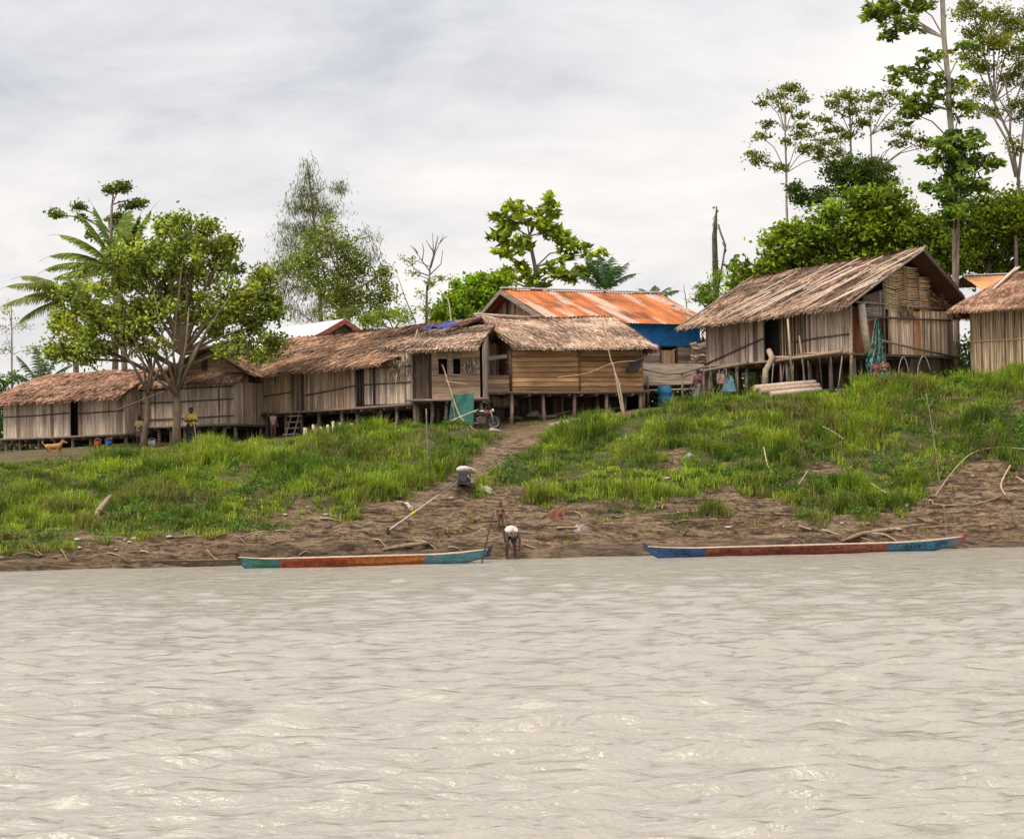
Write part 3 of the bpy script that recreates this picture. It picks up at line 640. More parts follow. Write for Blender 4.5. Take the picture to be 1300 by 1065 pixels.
# porch on the left under the gable
pd = lambda t, d, z: h.at(t, d, z)
mb = MB(); planks(mb, h.at(-1.35, .35)[:2], h.at(0, .1)[:2], h.zf, h.zf+.75, -h.n, .2, (.3, .22, .16), (.4, .3, .22)); h.part('porch_rail', mb, M['hwood'])
mb = MB(); q = [h.at(-1.4, .2, -.1), h.at(.05, .0, -.1), h.at(.05, 4.5, -.1), h.at(-1.4, 4.5, -.1)]; mb.hexa(q, [p+V3(0, 0, .1) for p in q], (.16, .12, .09)); mb.tube([h.at(-1.35, .25, -1.2), h.at(-1.35, .25, 1.6)], .06, (.2, .15, .11)); h.part('porch', mb, M['pole'])
mb = MB(); slats(mb, h.at(-1.3, 2.3)[:2], h.at(.0, 2.3)[:2], h.zf, h.zf+2.8, -h.n, w=.2, c0=(.09, .055, .05), c1=(.12, .07, .06)); h.part('dark_backing', mb, M['vwood'])  # slats coloured dark to stand for the shaded interior behind the porch
h.side(False, M['hwood'], style='planks', gable=1.4, w=.2, c0=(.13, .085, .07), c1=(.17, .11, .09))
mb = MB(); mb.box(h.at(-.75, .1, 1.45), (1.3, .06, .16), (.28, .24, .20), ax=(*h.u, .12)); h.part('lintel_board', mb, M['hwood'])
rise = 1.45; E0 = h.at(-.05, -.75, 1.84); E1 = h.at(h.L+.45, -.75, 1.86); R1 = h.at(h.L-.55, 2.5, 3.35); R0_ = h.at(-.95, 2.5, 3.42)
mb = MB(); thatch(mb, [E0, E1, R1, R0_], 'pink', row=.13, ln=.4); thatch(mb, [E1, h.at(h.L+.55, 5.7, 1.6), R1+V3(0, .05, 0), R1], 'pink'); thatch(mb, [h.at(h.L+.5, 5.7, 1.6), h.at(-.9, 5.7, 1.6), R0_, R1], 'pink', strip=.14, row=.3); h.part('roof', mb, M['thatch'])
rr = [E0, E1, R1, R0_]
for (s0, t0, s1, t1) in ((0, 0, 0, 1.03), (.04, -.04, .0, .85), (.33, -.03, .17, .72), (.06, .02, -.03, .7)):
    mb = MB(); f = lambda s, t: bil(rr, s, t)+V3(0, -.06, .10); mb.tube([f(s0, t0), f((s0+s1)/2, (t0+t1)/2)+V3(0, 0, .02), f(s1, t1)], .028, cvar((.28, .20, .13), .2)[0], 6); h.part('roof_pole', mb, M['pole'])
mb = MB(); mb.tube([bil(rr, 0, 1)+V3(0, 0, .1), bil(rr, .33, .93)+V3(0, 0, .1), bil(rr, .45, .97)+V3(0, 0, .1)], [.09, .07, .03], (.35, .26, .19), 6); h.part('roof_pole', mb, M['pole'])
# black basket-like box beside it
bx = P(803, 464, 84.9); mb = MB(); c_ = (.05, .04, .042)
q = [bx+V3(-.26, 0, -.28), bx+V3(.18, 0, -.28), bx+V3(.18, .35, -.28), bx+V3(-.26, .35, -.28)]; t_ = [bx+V3(-.16, -.1, .14), bx+V3(.52, -.1, .28), bx+V3(.52, .4, .28), bx+V3(-.16, .4, .14)]
for i in range(4): a_, b_ = i, (i+1) % 4; mb.add([q[a_], q[b_], t_[b_], t_[a_]], [[0, 1, 2, 3]], c_)
mb.add(q, [[3, 2, 1, 0]], c_)
for i in range(4): mb.tube([t_[i], t_[(i+1) % 4]], .03, (.10, .07, .07)); mb.tube([q[i], t_[i]], .025, (.1, .07, .07))
tag(mb.build('basket', M['rub']), 'black flared basket hung at the right end of the planked wall', 'basket')
# ---------------------------------------------------------------- H8 rusty metal-roofed house
A8 = XY(712, 480, 90); B8 = XY(888, 480, 93)
h = Hut('metal_roofed_house', 'large house with a rusty orange corrugated roof and a blue sheet under its eave', A8, B8, 9.5, 7.1, 2.9, cat='house')
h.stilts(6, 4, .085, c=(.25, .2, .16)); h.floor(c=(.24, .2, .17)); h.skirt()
dcol = dict(c0=(.34, .28, .23), c1=(.46, .40, .34))
TB = lambda px: (px-712)*h.L/176.0
mb = MB(); planks(mb, h.at(0)[:2], h.at(TB(838))[:2], h.zf, h.zf+1.75, -h.n, .24, **dcol); planks(mb, h.at(TB(858))[:2], h.B, h.zf, h.zf+1.75, -h.n, .24, **dcol); planks(mb, h.at(0)[:2], h.B, h.zf+1.75, h.zt, -h.n, .24, **dcol); h.part('wall', mb, M['hwood'])
mb = MB(); slats(mb, h.at(TB(839), .05)[:2], h.at(TB(857), .05)[:2], h.zf+.0, h.zf+1.5, -h.n, w=.2, c0=(.40, .28, .15), c1=(.52, .40, .24), dark=0); h.part('door', mb, M['vwood'], 'yellowish plank door')
mb = MB()
for p in (837.5, 858.5): mb.tube([h.at(TB(p), -.05, 0), h.at(TB(p), -.05, 1.75)], .04, (.10, .08, .06))
mb.tube([h.at(TB(836), -.05, 1.68), h.at(TB(860), -.05, 1.68)], .045, (.09, .07, .055)); h.part('door_frame', mb, M['pole'])
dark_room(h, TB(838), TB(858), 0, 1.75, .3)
h.side(True, M['hwood'], style='planks', gable=1.75, w=.24, **dcol); h.back(M['vwood'])
h.side(False, M['vwood'], gable=1.75, w=.26, c0=(.20, .15, .12), c1=(.32, .255, .21))
def rustc(u, v):
    k = fbm(np.array(u*1.7+v*.9), np.array(v*1.2), 210, 4)+.35*(vn(np.array(u*1.25), np.array(7.+(v > .5)*9), 211)-.5)+.05*(u/h.L)
    a = sstep(.34, .54, k); g = np.array([.42, .31, .25]); r = np.array([.40, .12, .03])*(.45+1.0*fbm(np.array(u*3.), np.array(v*3.), 212, 3)); r = r*(1-.5*float(sstep(.55, .7, fbm(np.array(u*1.3), np.array(v*4.), 215, 3))))
    return np.clip(g*(1-a)+r*a, 0, 1)*random.uniform(.93, 1.05)
rp = h.roofpts(1.75, .75, .75, .6)
mb = MB(); sheet(mb, [rp[0], rp[1], rp[2], rp[3]], None, nv=14, rust=rustc); sheet(mb, [rp[5], rp[4], rp[2], rp[3]], None, nv=8, rust=rustc)
h.part('roof', mb, M['rust'])
mb = MB(); a, b = rp[3]+V3(0, 0, .06), rp[2]+V3(0, 0, .06)
mb.box((a+b)/2+V3(0, 0, .02), (np.linalg.norm(b-a), .34, .05), (.62, .62, .64), ax=unit(b-a)); h.part('ridge_cap', mb, M['metal'])
for e_ in (rp[0], rp[5]):
    mb = MB(); a = rp[3]-V3(*h.u, 0)*.06-V3(0, 0, .06); b = e_-V3(*h.u, 0)*.06-V3(0, 0, .06); mb.box((a+b)/2-V3(0, 0, .06), (np.linalg.norm(b-a), .04, .2), (.27, .215, .175), ax=unit(b-a), ay=V3(*h.u, 0)); h.part('barge_board', mb, M['hwood'])
q = [h.at(TB(803), -.12, 1.72), h.at(h.L+.02, -.12, 1.68), h.at(h.L+.02, -.12, 2.86), h.at(TB(800), -.12, 2.86)]
o = cloth('plastic_sheet', q, 20, 8, (.035, .23, .62), M['cloth'], .05, seed=8, fold=3); tag(o, 'bright blue plastic sheet stretched under the eave of the rusty-roofed house', 'plastic sheet')
# landing stage in front of it
st = empty('wooden_landing', gp(850, 87.5), 'grey plank landing with a handrail before the door of the rusty-roofed house', 'landing')
L0 = P(815, 484, 88.2); L1 = P(893, 482, 89.2); uu = unit((L1-L0)*V3(1, 1, 0)); nn = V3(-uu[1], uu[0], 0); lw = np.linalg.norm(L1-L0)
mb = MB(); planks(mb, L0[:2], L1[:2], L0[2]-.1, L0[2]+.82, -nn[:2], .3, (.34, .29, .25), (.47, .41, .36)); mb.build('board_screen', M['hwood'], st)
mb = MB(); mb.box((L0+L1)/2+nn*.8-V3(0, 0, .15), (lw, 1.7, .08), (.25, .2, .17), ax=uu); mb.tube([L0-V3(.1, .05, .18), L1-V3(-.1, .05, .18)], .05, (.3, .25, .2)); mb.tube([L0-V3(.1, .05, .42), L1-V3(-.1, .05, .42)], .045, (.36, .32, .29)); mb.build('deck', M['hwood'], st)
for px, top in ((822, 477), (866, 474), (893, 462)):
    p = P(px, top, 87.9); g = gp(px, 87.9, -.2); mb = MB(); mb.tube([(p[0], p[1], g[2]), p], .05, (.19, .14, .11)); mb.build('post', M['pole'], st)
mb = MB(); mb.tube([P(812, 468, 87.85), P(845, 475, 87.85), P(866, 474, 87.85), P(893, 466, 87.85)], .035, (.17, .13, .10)); mb.tube([P(866, 479, 87.8), P(893, 470, 87.8)], .03, (.17, .13, .1)); mb.build('handrail', M['pole'], st)
# blue barrel under it
bb = gp(844, 87.0); b_ = empty('barrel', bb, 'blue plastic barrel half hidden under the grey plank landing', 'barrel')
mb = MB(); prof = [(0, .28), (.04, .31), (.25, .31), (.28, .33), (.31, .31), (.55, .31), (.58, .33), (.61, .31), (.85, .3), (.88, .26), (.88, 0.01)]
mb.tube([bb+V3(0, 0, z) for z, r in prof], [r for z, r in prof], (.03, .17, .30), 18); mb.build('drum', M['paint'], b_)
mb = MB(); mb.tube([bb+V3(.12, 0, .87), bb+V3(.12, 0, .93)], .05, (.02, .1, .2), 8); mb.build('bung', M['paint'], b_)
# ---------------------------------------------------------------- H9 big right-hand hut
B9 = P(1083, 447, 82.5); A9 = P(897, 464, 90.0)
h = Hut('stilt_house', 'biggest thatched stilt house, its open gable and slatted wall facing the river on the right', A9[:2], B9[:2], 6.1, 7.65, 2.35, group=BG)
H9 = h; LL = h.L
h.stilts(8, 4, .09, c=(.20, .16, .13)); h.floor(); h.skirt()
TT = lambda px: float(np.interp(px, [897, 965, 984, 1083], [0, LL*.42, LL*.52, LL]))
pA = dict(c0=(.22, .18, .15), c1=(.35, .30, .255))
mb = MB(); slats(mb, h.at(0)[:2], h.at(TT(965))[:2], h.zf, h.zt, -h.n, w=.28, dark=.3, gap=.03, **pA); h.part('wall', mb, M['vwood'])
mb = MB(); slats(mb, h.at(TT(984))[:2], h.at(TT(1022))[:2], h.zf, h.zt, -h.n, w=.10, dark=.4, gap=.05, c0=(.15, .12, .09), c1=(.28, .23, .18)); h.part('wall', mb, M['vwood'])
mb = MB(); slats(mb, h.at(TT(1022))[:2], h.at(LL-.05)[:2], h.zf, h.zt, -h.n, w=.2, gap=.02, c0=(.28, .235, .20), c1=(.40, .345, .30)); h.part('wall', mb, M['vwood'])
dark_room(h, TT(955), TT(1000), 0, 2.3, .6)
h.side(False, M['vwood'], gable=1.9, **pA); h.back(M['vwood'])
h.batten(TT(1005), LL-.1, .72, .80, r=.035, c=(.13, .10, .08)); h.batten(0, TT(965), .12, 1.0, r=.03, c=(.09, .07, .06))
# gable side
GA = lambda d, z, off=.0: h.at(LL+off, d, z)
W = h.D; no = h.u
TG = lambda px: float(np.interp(px, [1083, 1095, 1125, 1133, 1165, 1178, 1212, 1235], [0, .55, 1.9, 2.15, 3.6, 4.15, 5.75, 6.1]))
mb = MB(); a = GA(TG(1131), 0)[:2]; b = GA(TG(1165), 0)[:2]; slats(mb, a, b, h.zf, h.zf+1.98, no, w=.12, c0=(.46, .37, .29), c1=(.66, .55, .45), gap=.02); h.part('wall', mb, M['vwood'])
mb = MB(); slats(mb, GA(TG(1166), 0)[:2], GA(TG(1176), 0)[:2], h.zf, h.zf+1.9, no, w=.2, c0=(.36, .20, .11), c1=(.40, .23, .13), dark=0); h.part('wall', mb, M['vwood'], 'reddish plank strip')
mb = MB(); slats(mb, GA(TG(1176), 0)[:2], GA(5.75, 0)[:2], h.zf, h.zf+1.95, no, w=.11, c0=(.42, .34, .26), c1=(.64, .54, .43), gap=.03, dark=.2); h.part('wall', mb, M['vwood'])
mb = MB(); slats(mb, GA(0, 0, -.45)[:2], GA(2.2, 0, -.45)[:2], h.zf, h.zf+2.0, no, w=.5, c0=(.20, .085, .05), c1=(.25, .11, .06), dark=0); h.part('wall', mb, M['vwood'], 'rust-red recessed wall')
mb = MB(); slats(mb, GA(5.75, 0, -.3)[:2], GA(6.4, 0, -.3)[:2], h.zf, h.zf+2.0, no, w=.5, c0=(.17, .07, .045), c1=(.2, .09, .055), dark=0); h.part('wall', mb, M['vwood'], 'dark red wall strip')
# woven upper gable: short curved horizontal laths
mb = MB(); zt = h.zf+2.0
for sx0, sx1, hb in ((1.85, 3.1, 0.0), (3.1, 4.0, .05), (4.0, 4.7, .0)):
    z = zt-.05+hb
    while True:
        mx_ = 1.75*(1-abs(2*((sx0+sx1)/2)/W-1))+.35
        if z > zt+mx_: break
        ta, tb = sx0+random.uniform(-.05, .05), sx1+random.uniform(-.05, .1); bow = random.uniform(.0, .05)+(.10 if sx0 < 2 else 0)
        mb.tube([GA(ta, z-h.zf, .03), GA((ta+tb)/2, z-h.zf-bow, .07), GA(tb, z-h.zf+random.uniform(-.02, .02), .03)], .022, cvar((.60, .43, .26), .25)[0], 5); z += .052
h.part('woven_panel', mb, M['vwood'])
mb = MB(); n = 160; c = np.array([GA(4.6+1.3*random.random(), 2.05+.75*random.random()*(1-abs(random.random()-.3)), .02) for _ in range(n)]); leaves(mb, c, .5, .05, (.24, .13, .08), (.40, .25, .15), up=0, dirs=np.tile([*(h.n*1.0), -.9], (n, 1)))
h.part('thatch_screen', mb, M['thatch'])
mb = MB(); n = 70; c = np.array([GA(2.6+.9*random.random(), 2.0-.45*random.random(), .14) for _ in range(n)]); leaves(mb, c, .55, .06, (.26, .17, .10), (.48, .36, .22), up=0, dirs=np.tile([*(h.n*.25), -1.4], (n, 1)))
h.part('hanging_fringe', mb, M['thatch'])
# left upper gable: slanting boards
mb = MB()
for i in range(6): mb.box(GA(1.15, 1.45+.12*i+.0, .02), (1.5, .03, .1), cvar((.30, .25, .21), .2)[0], ax=(*(h.n*1), .25-.03*i))
for i in range(4): mb.box(GA(1.25, 2.15+.12*i, .02), (1.3, .03, .11), cvar((.15, .11, .09), .2)[0], ax=(*(h.n*1), .3))
mb.box(GA(1.65, 2.1, .05), (.16, .03, 1.1), (.24, .20, .17), ax=(*h.n, 0)); mb.box(GA(1.85, 2.0, .06), (.14, .03, 1.0), (.20, .17, .14), ax=(*h.n, 0)); h.part('gable_boards', mb, M['hwood'])
def pole_part(hut, pts, r, c, name='post', n=7): mb = MB(); mb.tube(pts, r, c, n); hut.part(name, mb, M['pole'])
pole_part(h, [GA(.42, 2.05, .12), GA(.58, .9, .12), GA(.72, .0, .12)], [.16, .17, .16], (.52, .43, .32), n=10)
pole_part(h, [GA(-.15, 2.1, .05), GA(-.2, -.1, .1), GA(-.3, -1.3, .15)], .07, (.33, .25, .17))
pole_part(h, [GA(1.75, 2.3, .1), GA(1.8, -.1, .1)], .045, (.17, .13, .10)); pole_part(h, [GA(2.12, 2.1, .08), GA(2.15, 0, .08)], .06, (.46, .35, .2))
pole_part(h, [GA(.5, 1.52, .2), GA(3, 1.52, .2), GA(5.85, 1.55, .15)], .042, (.11, .085, .065), 'rail')
pole_part(h, [GA(.1, 2.12, .15), GA(1.8, 2.1, .15)], .05, (.3, .24, .18), 'rail')
pole_part(h, [GA(.85, .62, .3), GA(3.3, .28, .3), GA(6.1, -.05, .25)], .05, (.25, .20, .155), 'rail')
pole_part(h, [GA(3.1, 2.0, .1), GA(3.75, 1.55, .1)], .035, (.45, .33, .2), 'brace'); pole_part(h, [GA(3.3, 2.02, .14), GA(5.4, 2.06, .1)], .05, (.22, .17, .12), 'rail')
# roof
rise = 1.9; rp = [h.at(-.9, -.8, 1.86), h.at(LL+.35, -.75, 1.90), h.at(LL+1.25, W/2, 2.35+rise+.1), h.at(-.1, W/2, 2.35+rise-.05)]
mb = MB(); thatch(mb, rp, 'grey', row=.15, ln=.5, ragged=1.4, lift=1.5, patch=1.5); rb = [h.at(LL+.7, W+1.0, 1.75), h.at(-.6, W+.9, 1.75), rp[3], rp[2]]
thatch(mb, rb, 'brown', strip=.14, row=.3); h.part('roof', mb, M['thatch'])
pole_part(h, [rp[1]+V3(0, 0, -.08), (rp[1]+rp[2])/2+V3(0, 0, .0), rp[2]+V3(0, 0, .02)], .06, (.36, .28, .22), 'barge_pole'); pole_part(h, [rb[0]+V3(0, 0, -.08), rp[2]+V3(0, 0, -.02)], .07, (.09, .065, .05), 'barge_pole')
pole_part(h, [rp[0]+V3(0, 0, .02), rp[3]+V3(0, 0, .08)], .045, (.25, .18, .14), 'barge_pole')
for i in range(22):
    s0 = random.uniform(.2, .97); l_ = random.uniform(.06, .16); t0 = random.choice([-.04, -.03, .1, .25, .4]); t1 = min(1.12, t0+random.uniform(.35, .75))
    f = lambda s, t: bil(rp, s, t)+unit(np.cross(rp[1]-rp[0], rp[3]-rp[0]))*.18
    g2 = f(s0, t0); g3 = f(min(1.03, s0+l_), t1); pole_part(h, [g2, (g2+g3)/2+V3(0, 0, random.uniform(-.03, .05)), g3], .034, cvar((.56, .45, .36), .25)[0], 'roof_pole', 5)
# platform ledge along the long side and its props
pole_part(h, [h.at(TT(990), -.7, -.1), h.at(LL+.1, -.75, .02)], .07, (.30, .21, .14), 'ledge'); pole_part(h, [h.at(TT(985), -.35, -.1), h.at(LL+.1, -.4, .0)], .06, (.22, .16, .11), 'ledge')
pole_part(h, [h.at(-.9, -.8, -.35), h.at(TT(960), -.75, -.08)], .075, (.20, .155, .12), 'ledge')
for px, ln_ in ((930, 0), (945, 0), (1000, 0), (1008, 0)): p = h.at(TT(px), -.6, 0); pole_part(h, [(p[0], p[1], G(p[0], p[1])-.2), p+V3(0, 0, .05)], .05, cvar((.16, .12, .09), .3)[0], 'stilt')
p = P(1006, 487, 82.5); pole_part(h, [p, P(1000, 405, 82.3)], .04, (.42, .32, .21), 'prop')
p = P(970, 497, 83.5); pole_part(h, [p, P(972, 470, 83.6), P(981, 455, 83.8), P(976, 445, 84.2)], [.14, .13, .15, .12], (.30, .23, .17), 'prop', 8)
for i in range(16):
    px = random.uniform(985, 1080) if i < 11 else random.uniform(905, 960); p = h.at(TT(px), random.uniform(-.65, -.2), random.uniform(-.2, 1.0) if i < 6 else -.05); g = G(p[0], p[1])
    pole_part(h, [(p[0]+random.uniform(-.3, .3), p[1]-.05, g-.1), p], random.uniform(.018, .04), cvar(random.choice([(.12, .09, .07), (.30, .22, .15), (.2, .15, .11)]), .2)[0], 'prop', 5)
for i in range(5):
    t = random.uniform(TT(985), LL-1.4); z = random.uniform(-.05, .12); pole_part(h, [h.at(t, -.75, z), h.at(t+random.uniform(.6, 1.3), -.6, z+random.uniform(-.05, .1))], .03, cvar((.38, .25, .16), .3)[0], 'loose_board', 5)
# ---------------------------------------------------------------- H10 right-edge hut
A10 = P(1234, 470, 83.0); B10 = P(1420, 466, 80.0)
h = Hut('bamboo_hut', 'hut of upright bamboo with a red-brown thatched roof cut off by the right edge', A10[:2], B10[:2], 5.2, 6.6, 2.95, cat='hut')
mb = MB(); slats(mb, h.A, h.B, h.zf, h.zt, -h.n, w=.085, c0=(.26, .20, .14), c1=(.40, .32, .225), gap=.02, dark=.2, th=.05); h.part('wall', mb, M['vwood'])
h.side(False, M['vwood'], w=.1, c0=(.24, .18, .12), c1=(.36, .28, .2)); h.side(True, M['vwood'], w=.1); h.back(M['vwood'])
h.batten(0, h.L, 1.45, 1.50, r=.03, c=(.48, .36, .20)); h.batten(0, h.L, 2.86, 2.9, r=.05, c=(.36, .27, .18))
rp = [h.at(-.75, -.8, 2.72), h.at(h.L+.5, -.8, 2.75), h.at(h.L+.2, 2.6, 4.55), h.at(1.15, 2.6, 4.5)]; rl = [h.at(-.75, 6., 2.72), h.at(-.75, -.8, 2.72), rp[3], rp[3]+V3(0, .05, 0)]
mb = MB(); thatch(mb, rp, 'red', row=.12, ln=.35, strip=.07); thatch(mb, rl, 'red', row=.12, ln=.35); thatch(mb, [h.at(h.L+.5, 6, 2.7), rl[0], rp[3], rp[2]], 'red', strip=.14, row=.3); h.part('roof', mb, M['thatch'])
pole_part(h, [bil(rp, .1, .45)+V3(0, -.1, .12), rp[3]+V3(.1, 0, .22)], .06, (.62, .50, .40), 'roof_pole'); pole_part(h, [rp[3]+V3(-.3, -.3, -.1), rp[3]+V3(.25, 0, .25)], .05, (.6, .5, .4), 'roof_pole')
for i in range(7): p = h.at(-.4+i*.75, -.95, 2.66); pole_part(h, [p, h.at(-.4+i*.75, 0, 2.9)], .045, (.45, .34, .22), 'rafter')
# ---------------------------------------------------------------- H11 rusty roof behind
a = P(1222, 351, 98); b = P(1330, 347, 98); e0 = P(1245, 368, 95); e1 = P(1345, 366, 95)
h11 = empty('metal_roofed_house', (a[0]+2, a[1], G(a[0]+2, a[1])), 'house whose rusty tin roof just shows above the bamboo hut at the right edge', 'house')
mb = MB(); sheet(mb, [e0, e1, b, a], None, rust=lambda u, v: np.array([.50, .24, .10])*(.6+.8*fbm(np.array(u), np.array(v), 230, 3))); sheet(mb, [2*a-e0-V3(0, 0, 1.3), 2*b-e1-V3(0, 0, 1.3), b, a], (.5, .3, .2)); mb.build('roof', M['rust'], h11)
mb = MB(); mb.box((a+b)/2+V3(0, 0, .05), (np.linalg.norm(b-a), .3, .05), (.6, .62, .64), ax=unit(b-a)); mb.build('ridge_cap', M['metal'], h11)
mb = MB(); planks(mb, e0[:2]+V3(.3, .4, 0)[:2], e1[:2], 7.2, e0[2]-.1, (0, -1), .25); mb.build('wall', M['hwood'], h11)
# ---------------------------------------------------------------- H12 pinkish house far left behind
h = Hut('pale_roofed_house', 'pinkish block-walled house with a pale roof, mostly hidden at the far left edge', XY(-60, 572, 99), XY(62, 570, 99), 4, float(P(0, 577, 99)[2]), 1.05, cat='house')
mb = MB(); planks(mb, h.A, h.B, h.zf, h.zt, -h.n, .13, (.42, .25, .20), (.58, .42, .35), joints=tuple(np.arange(.3, 4.8, .33)), gap=.02, dark=.2); h.part('wall', mb, M['stone'])
h.side(False, M['vwood']); h.side(True, M['vwood']); h.back(M['vwood'])
mb = MB(); e = [h.at(-.3, -.4, .95), h.at(2.75, -.4, .95), h.at(2.0, 2, 2.1), h.at(-.3, 2, 2.1)]; sheet(mb, e, (.7, .7, .72)); sheet(mb, [h.at(2.75, 4.4, .95), h.at(-.3, 4.4, .95), e[3], e[2]], (.7, .7, .72)); h.part('roof', mb, M['metal'])
# ---------------------------------------------------------------- wicker heap between two houses
p = gp(893, 92); mb = MB()
for i in range(60): q = p+V3(random.uniform(-.5, .5), random.uniform(-.3, .3), random.uniform(1.6, 3.0)); mb.box(q, (.3, .1, .07), cvar((.50, .36, .29), .25)[0], ax=(1, 0, random.uniform(-.4, .4)))
mb.box(p+V3(0, .2, 1.5), (1.0, .12, 3.0), (.22, .16, .13)); tag(mb.build('woodpile', M['stone']), 'tall stack of pale split firewood between the rusty-roofed house and the biggest thatched house', 'woodpile')
# ================================================================ vegetation
def ellpts(n, c, r, power=.5):
    d = unit(RNG.normal(size=(n, 3))); rad = RNG.uniform(0, 1, (n, 1))**power
    return np.array(c)+d*rad*np.array(r)
TREES = 'trees around the village'
def tree(name, label, Y, trunk, blobs, leaf=(.2, .1), sub=(.45, 60), pal=((.05, .09, .015), (.12, .19, .03)), tr=(.2, .08), bark=(.20, .15, .11), up=.7, droop=.0, branch=.035, base=None, group=TREES, dens=1.0, flatten=.6, style='scatter', twig=.3, cat='tree', subvar=.45, power=.45):
    """trunk: [(px,py)...] bottom up; blobs: (px,py,rx,ry[,n]) crown masses"""
    k = Y/FPX; tp = [P(a[0], a[1], Y+(a[2] if len(a) > 2 else 0)) for a in trunk]
    if base is None: g = G(tp[0][0], tp[0][1]); tp[0] = V3(tp[0][0], tp[0][1], g-.2)
    root = empty(name, tp[0]+V3(0, 0, .2), label, cat, group)
    tb = MB(); m = len(tp); pts = []; rad = []
    for i in range(m-1):
        for f in (0, .5): 
            p = tp[i]*(1-f)+tp[i+1]*f; 
            if i or f: p = p+RNG.normal(0, .05, 3)*min(1, (tr[0]*3))
            pts.append(p); q = (i+f)/(m-1); rad.append(tr[0]*(1-q)+tr[1]*q)
    pts.append(tp[-1]); rad.append(tr[1]); rad[0] *= 1.35
    tb.tube(pts, rad, cvar(bark, .1)[0], 9); tb.build('trunk', M['bark'], root)
    fo = MB(); br = MB(); nb = 0; tarr = np.array(pts)
    for b in blobs:
        px, py, rx, ry = b[:4]; n = int(b[4]*(1.5 if len(b) > 4 and style == 'scatter' else 1)) if len(b) > 4 else max(3, int(rx*ry*k*k/(sub[0]**2)*5.0*dens))
        dy = b[5] if len(b) > 5 else random.uniform(-.5, .5)*rx*k
        c = P(px, py, Y+dy); r = np.array([rx*k, min(max(rx, ry)*k, 5)*.8, ry*k])
        # limb from the trunk to this mass
        low = tarr[tarr[:, 2] < c[2]-.15*r[2]] if (tarr[:, 2] < c[2]-.15*r[2]).any() else tarr[:1]
        j = np.argmin(np.linalg.norm((low-c)*np.array([1, 1, .8]), axis=1)); s0 = low[j]
        if np.linalg.norm(s0-c) > .3 and not (cat == 'shrub' and abs(s0[0]-c[0]) > 1.2):
            mid = s0*.5+c*.5+V3(0, 0, .10*np.linalg.norm(s0-c))+RNG.normal(0, .08, 3)
            R_ = branch*(1+.25*np.linalg.norm(s0-c)); br.tube([s0, mid, c], [R_, R_*.75, R_*.45], cvar(bark, .12)[0], 6, cap=False); nb += 1
        pal_g = np.array([1.78, 1.68, 1.15])
        cc = ellpts(n, c, r, power)
        for q in cc:
            if RNG.random() < twig*1.6: 
                m_ = (c+q)/2+V3(0, 0, .05)+RNG.normal(0, .05, 3); br.tube([c, m_, q], [branch*.5, branch*.35, branch*.18], cvar(bark, .15)[0], 4, cap=False); nb += 1
            tone = RNG.uniform(1-subvar, 1+subvar); rs = sub[0]*RNG.uniform(.6, 1.25); nl = int(sub[1]*RNG.uniform(.6, 1.3))
            c0 = np.array(pal[0])*tone*pal_g; c1 = np.array(pal[1])*tone*pal_g
            if RNG.random() < .25: c1 = c1*np.array([1.35, 1.15, .8])
            if style == 'rosette':
                nr_ = max(1, int(nl/9))
                for _ in range(nr_):
                    o = q+RNG.normal(0, rs*.5, 3)*np.array([1, 1, flatten]); a = RNG.uniform(0, 6.28, 9); el = RNG.uniform(-.5, .8, 9)
                    d = np.stack([np.cos(a)*np.cos(el), np.sin(a)*np.cos(el), np.sin(el)], 1)
                    leaves(fo, o+d*leaf[0]*.5, leaf[0], leaf[1], c0, c1, up=.9, droop=droop, dirs=d*3)
            else:
                C = q+RNG.normal(0, 1, (nl, 3))*rs*np.array([.6, .6, .6*flatten])
                dirs = None if style == 'scatter' else np.tile([0, 0, -1.2], (nl, 1))
                leaves(fo, C, leaf[0], leaf[1], c0, c1, up=up, droop=droop, dirs=dirs)
    if nb: br.build('branches', M['bark'], root)
    if fo.n: fo.build('crown', M['leaf'], root)
    return root
def frond(mb, o, az, el, ln, droop, c0=(.07, .13, .02), c1=(.16, .24, .04), lw=.5, n=34, hang=.6, width=.035, sweep=0):
    """one feather palm leaf from o"""
    n = int(n*ln/2.6)+8; h = np.array([math.cos(az), math.sin(az), 0]); pts = []; p = np.array(o, float); e = el
    st = ln/12
    for i in range(13):
        pts.append(p.copy()); p = p+(h*math.cos(e)+V3(0, 0, math.sin(e)))*st; e -= droop/12*(.4+i/8)
    mb.tube(pts, [.035*(1-i/14) for i in range(13)], cvar((.20, .24, .07), .1)[0], 5, cap=False)
    pts = np.array(pts); t = np.linspace(.12, .99, n); idx = t*12; i0 = np.minimum(idx.astype(int), 11); f = (idx-i0)[:, None]
    B = pts[i0]*(1-f)+pts[i0+1]*f; T = unit(pts[i0+1]-pts[i0]); side = unit(np.cross(T, [0, 0, 1.]))
    L_ = lw*np.sin(np.clip(t*1.05+.12, 0, 1)*math.pi)**.6*RNG.uniform(.85, 1.1, n)
    for sg in (-1, 1):
        d = unit(side*sg+T*.75+np.array([0, 0, -1.])*(hang*RNG.uniform(.6, 1.3, n))[:, None]+RNG.normal(0, .07, (n, 3)))
        w_ = unit(np.cross(d, T))*width; mid = B+d*L_[:, None]*.5; d2 = unit(d+np.array([0, 0, -.45])); tip = mid+d2*L_[:, None]*.5
        a = T*width*.8
        V = np.stack([B-a, B+a, mid+a, mid-a, tip], 1).reshape(-1, 3); q = np.arange(n)*5
        k = RNG.uniform(0, 1, (n, 1)); c = np.array(c0)*(1-k)+np.array(c1)*k
        mb.add(V, np.stack([q, q+1, q+2, q+3], 1), c); o_ = mb.n-n*5
        mb.f.append(np.stack([q+3, q+2, q+4], 1)+o_); mb.c.append(c); mb.sm.append(np.full(n, False))
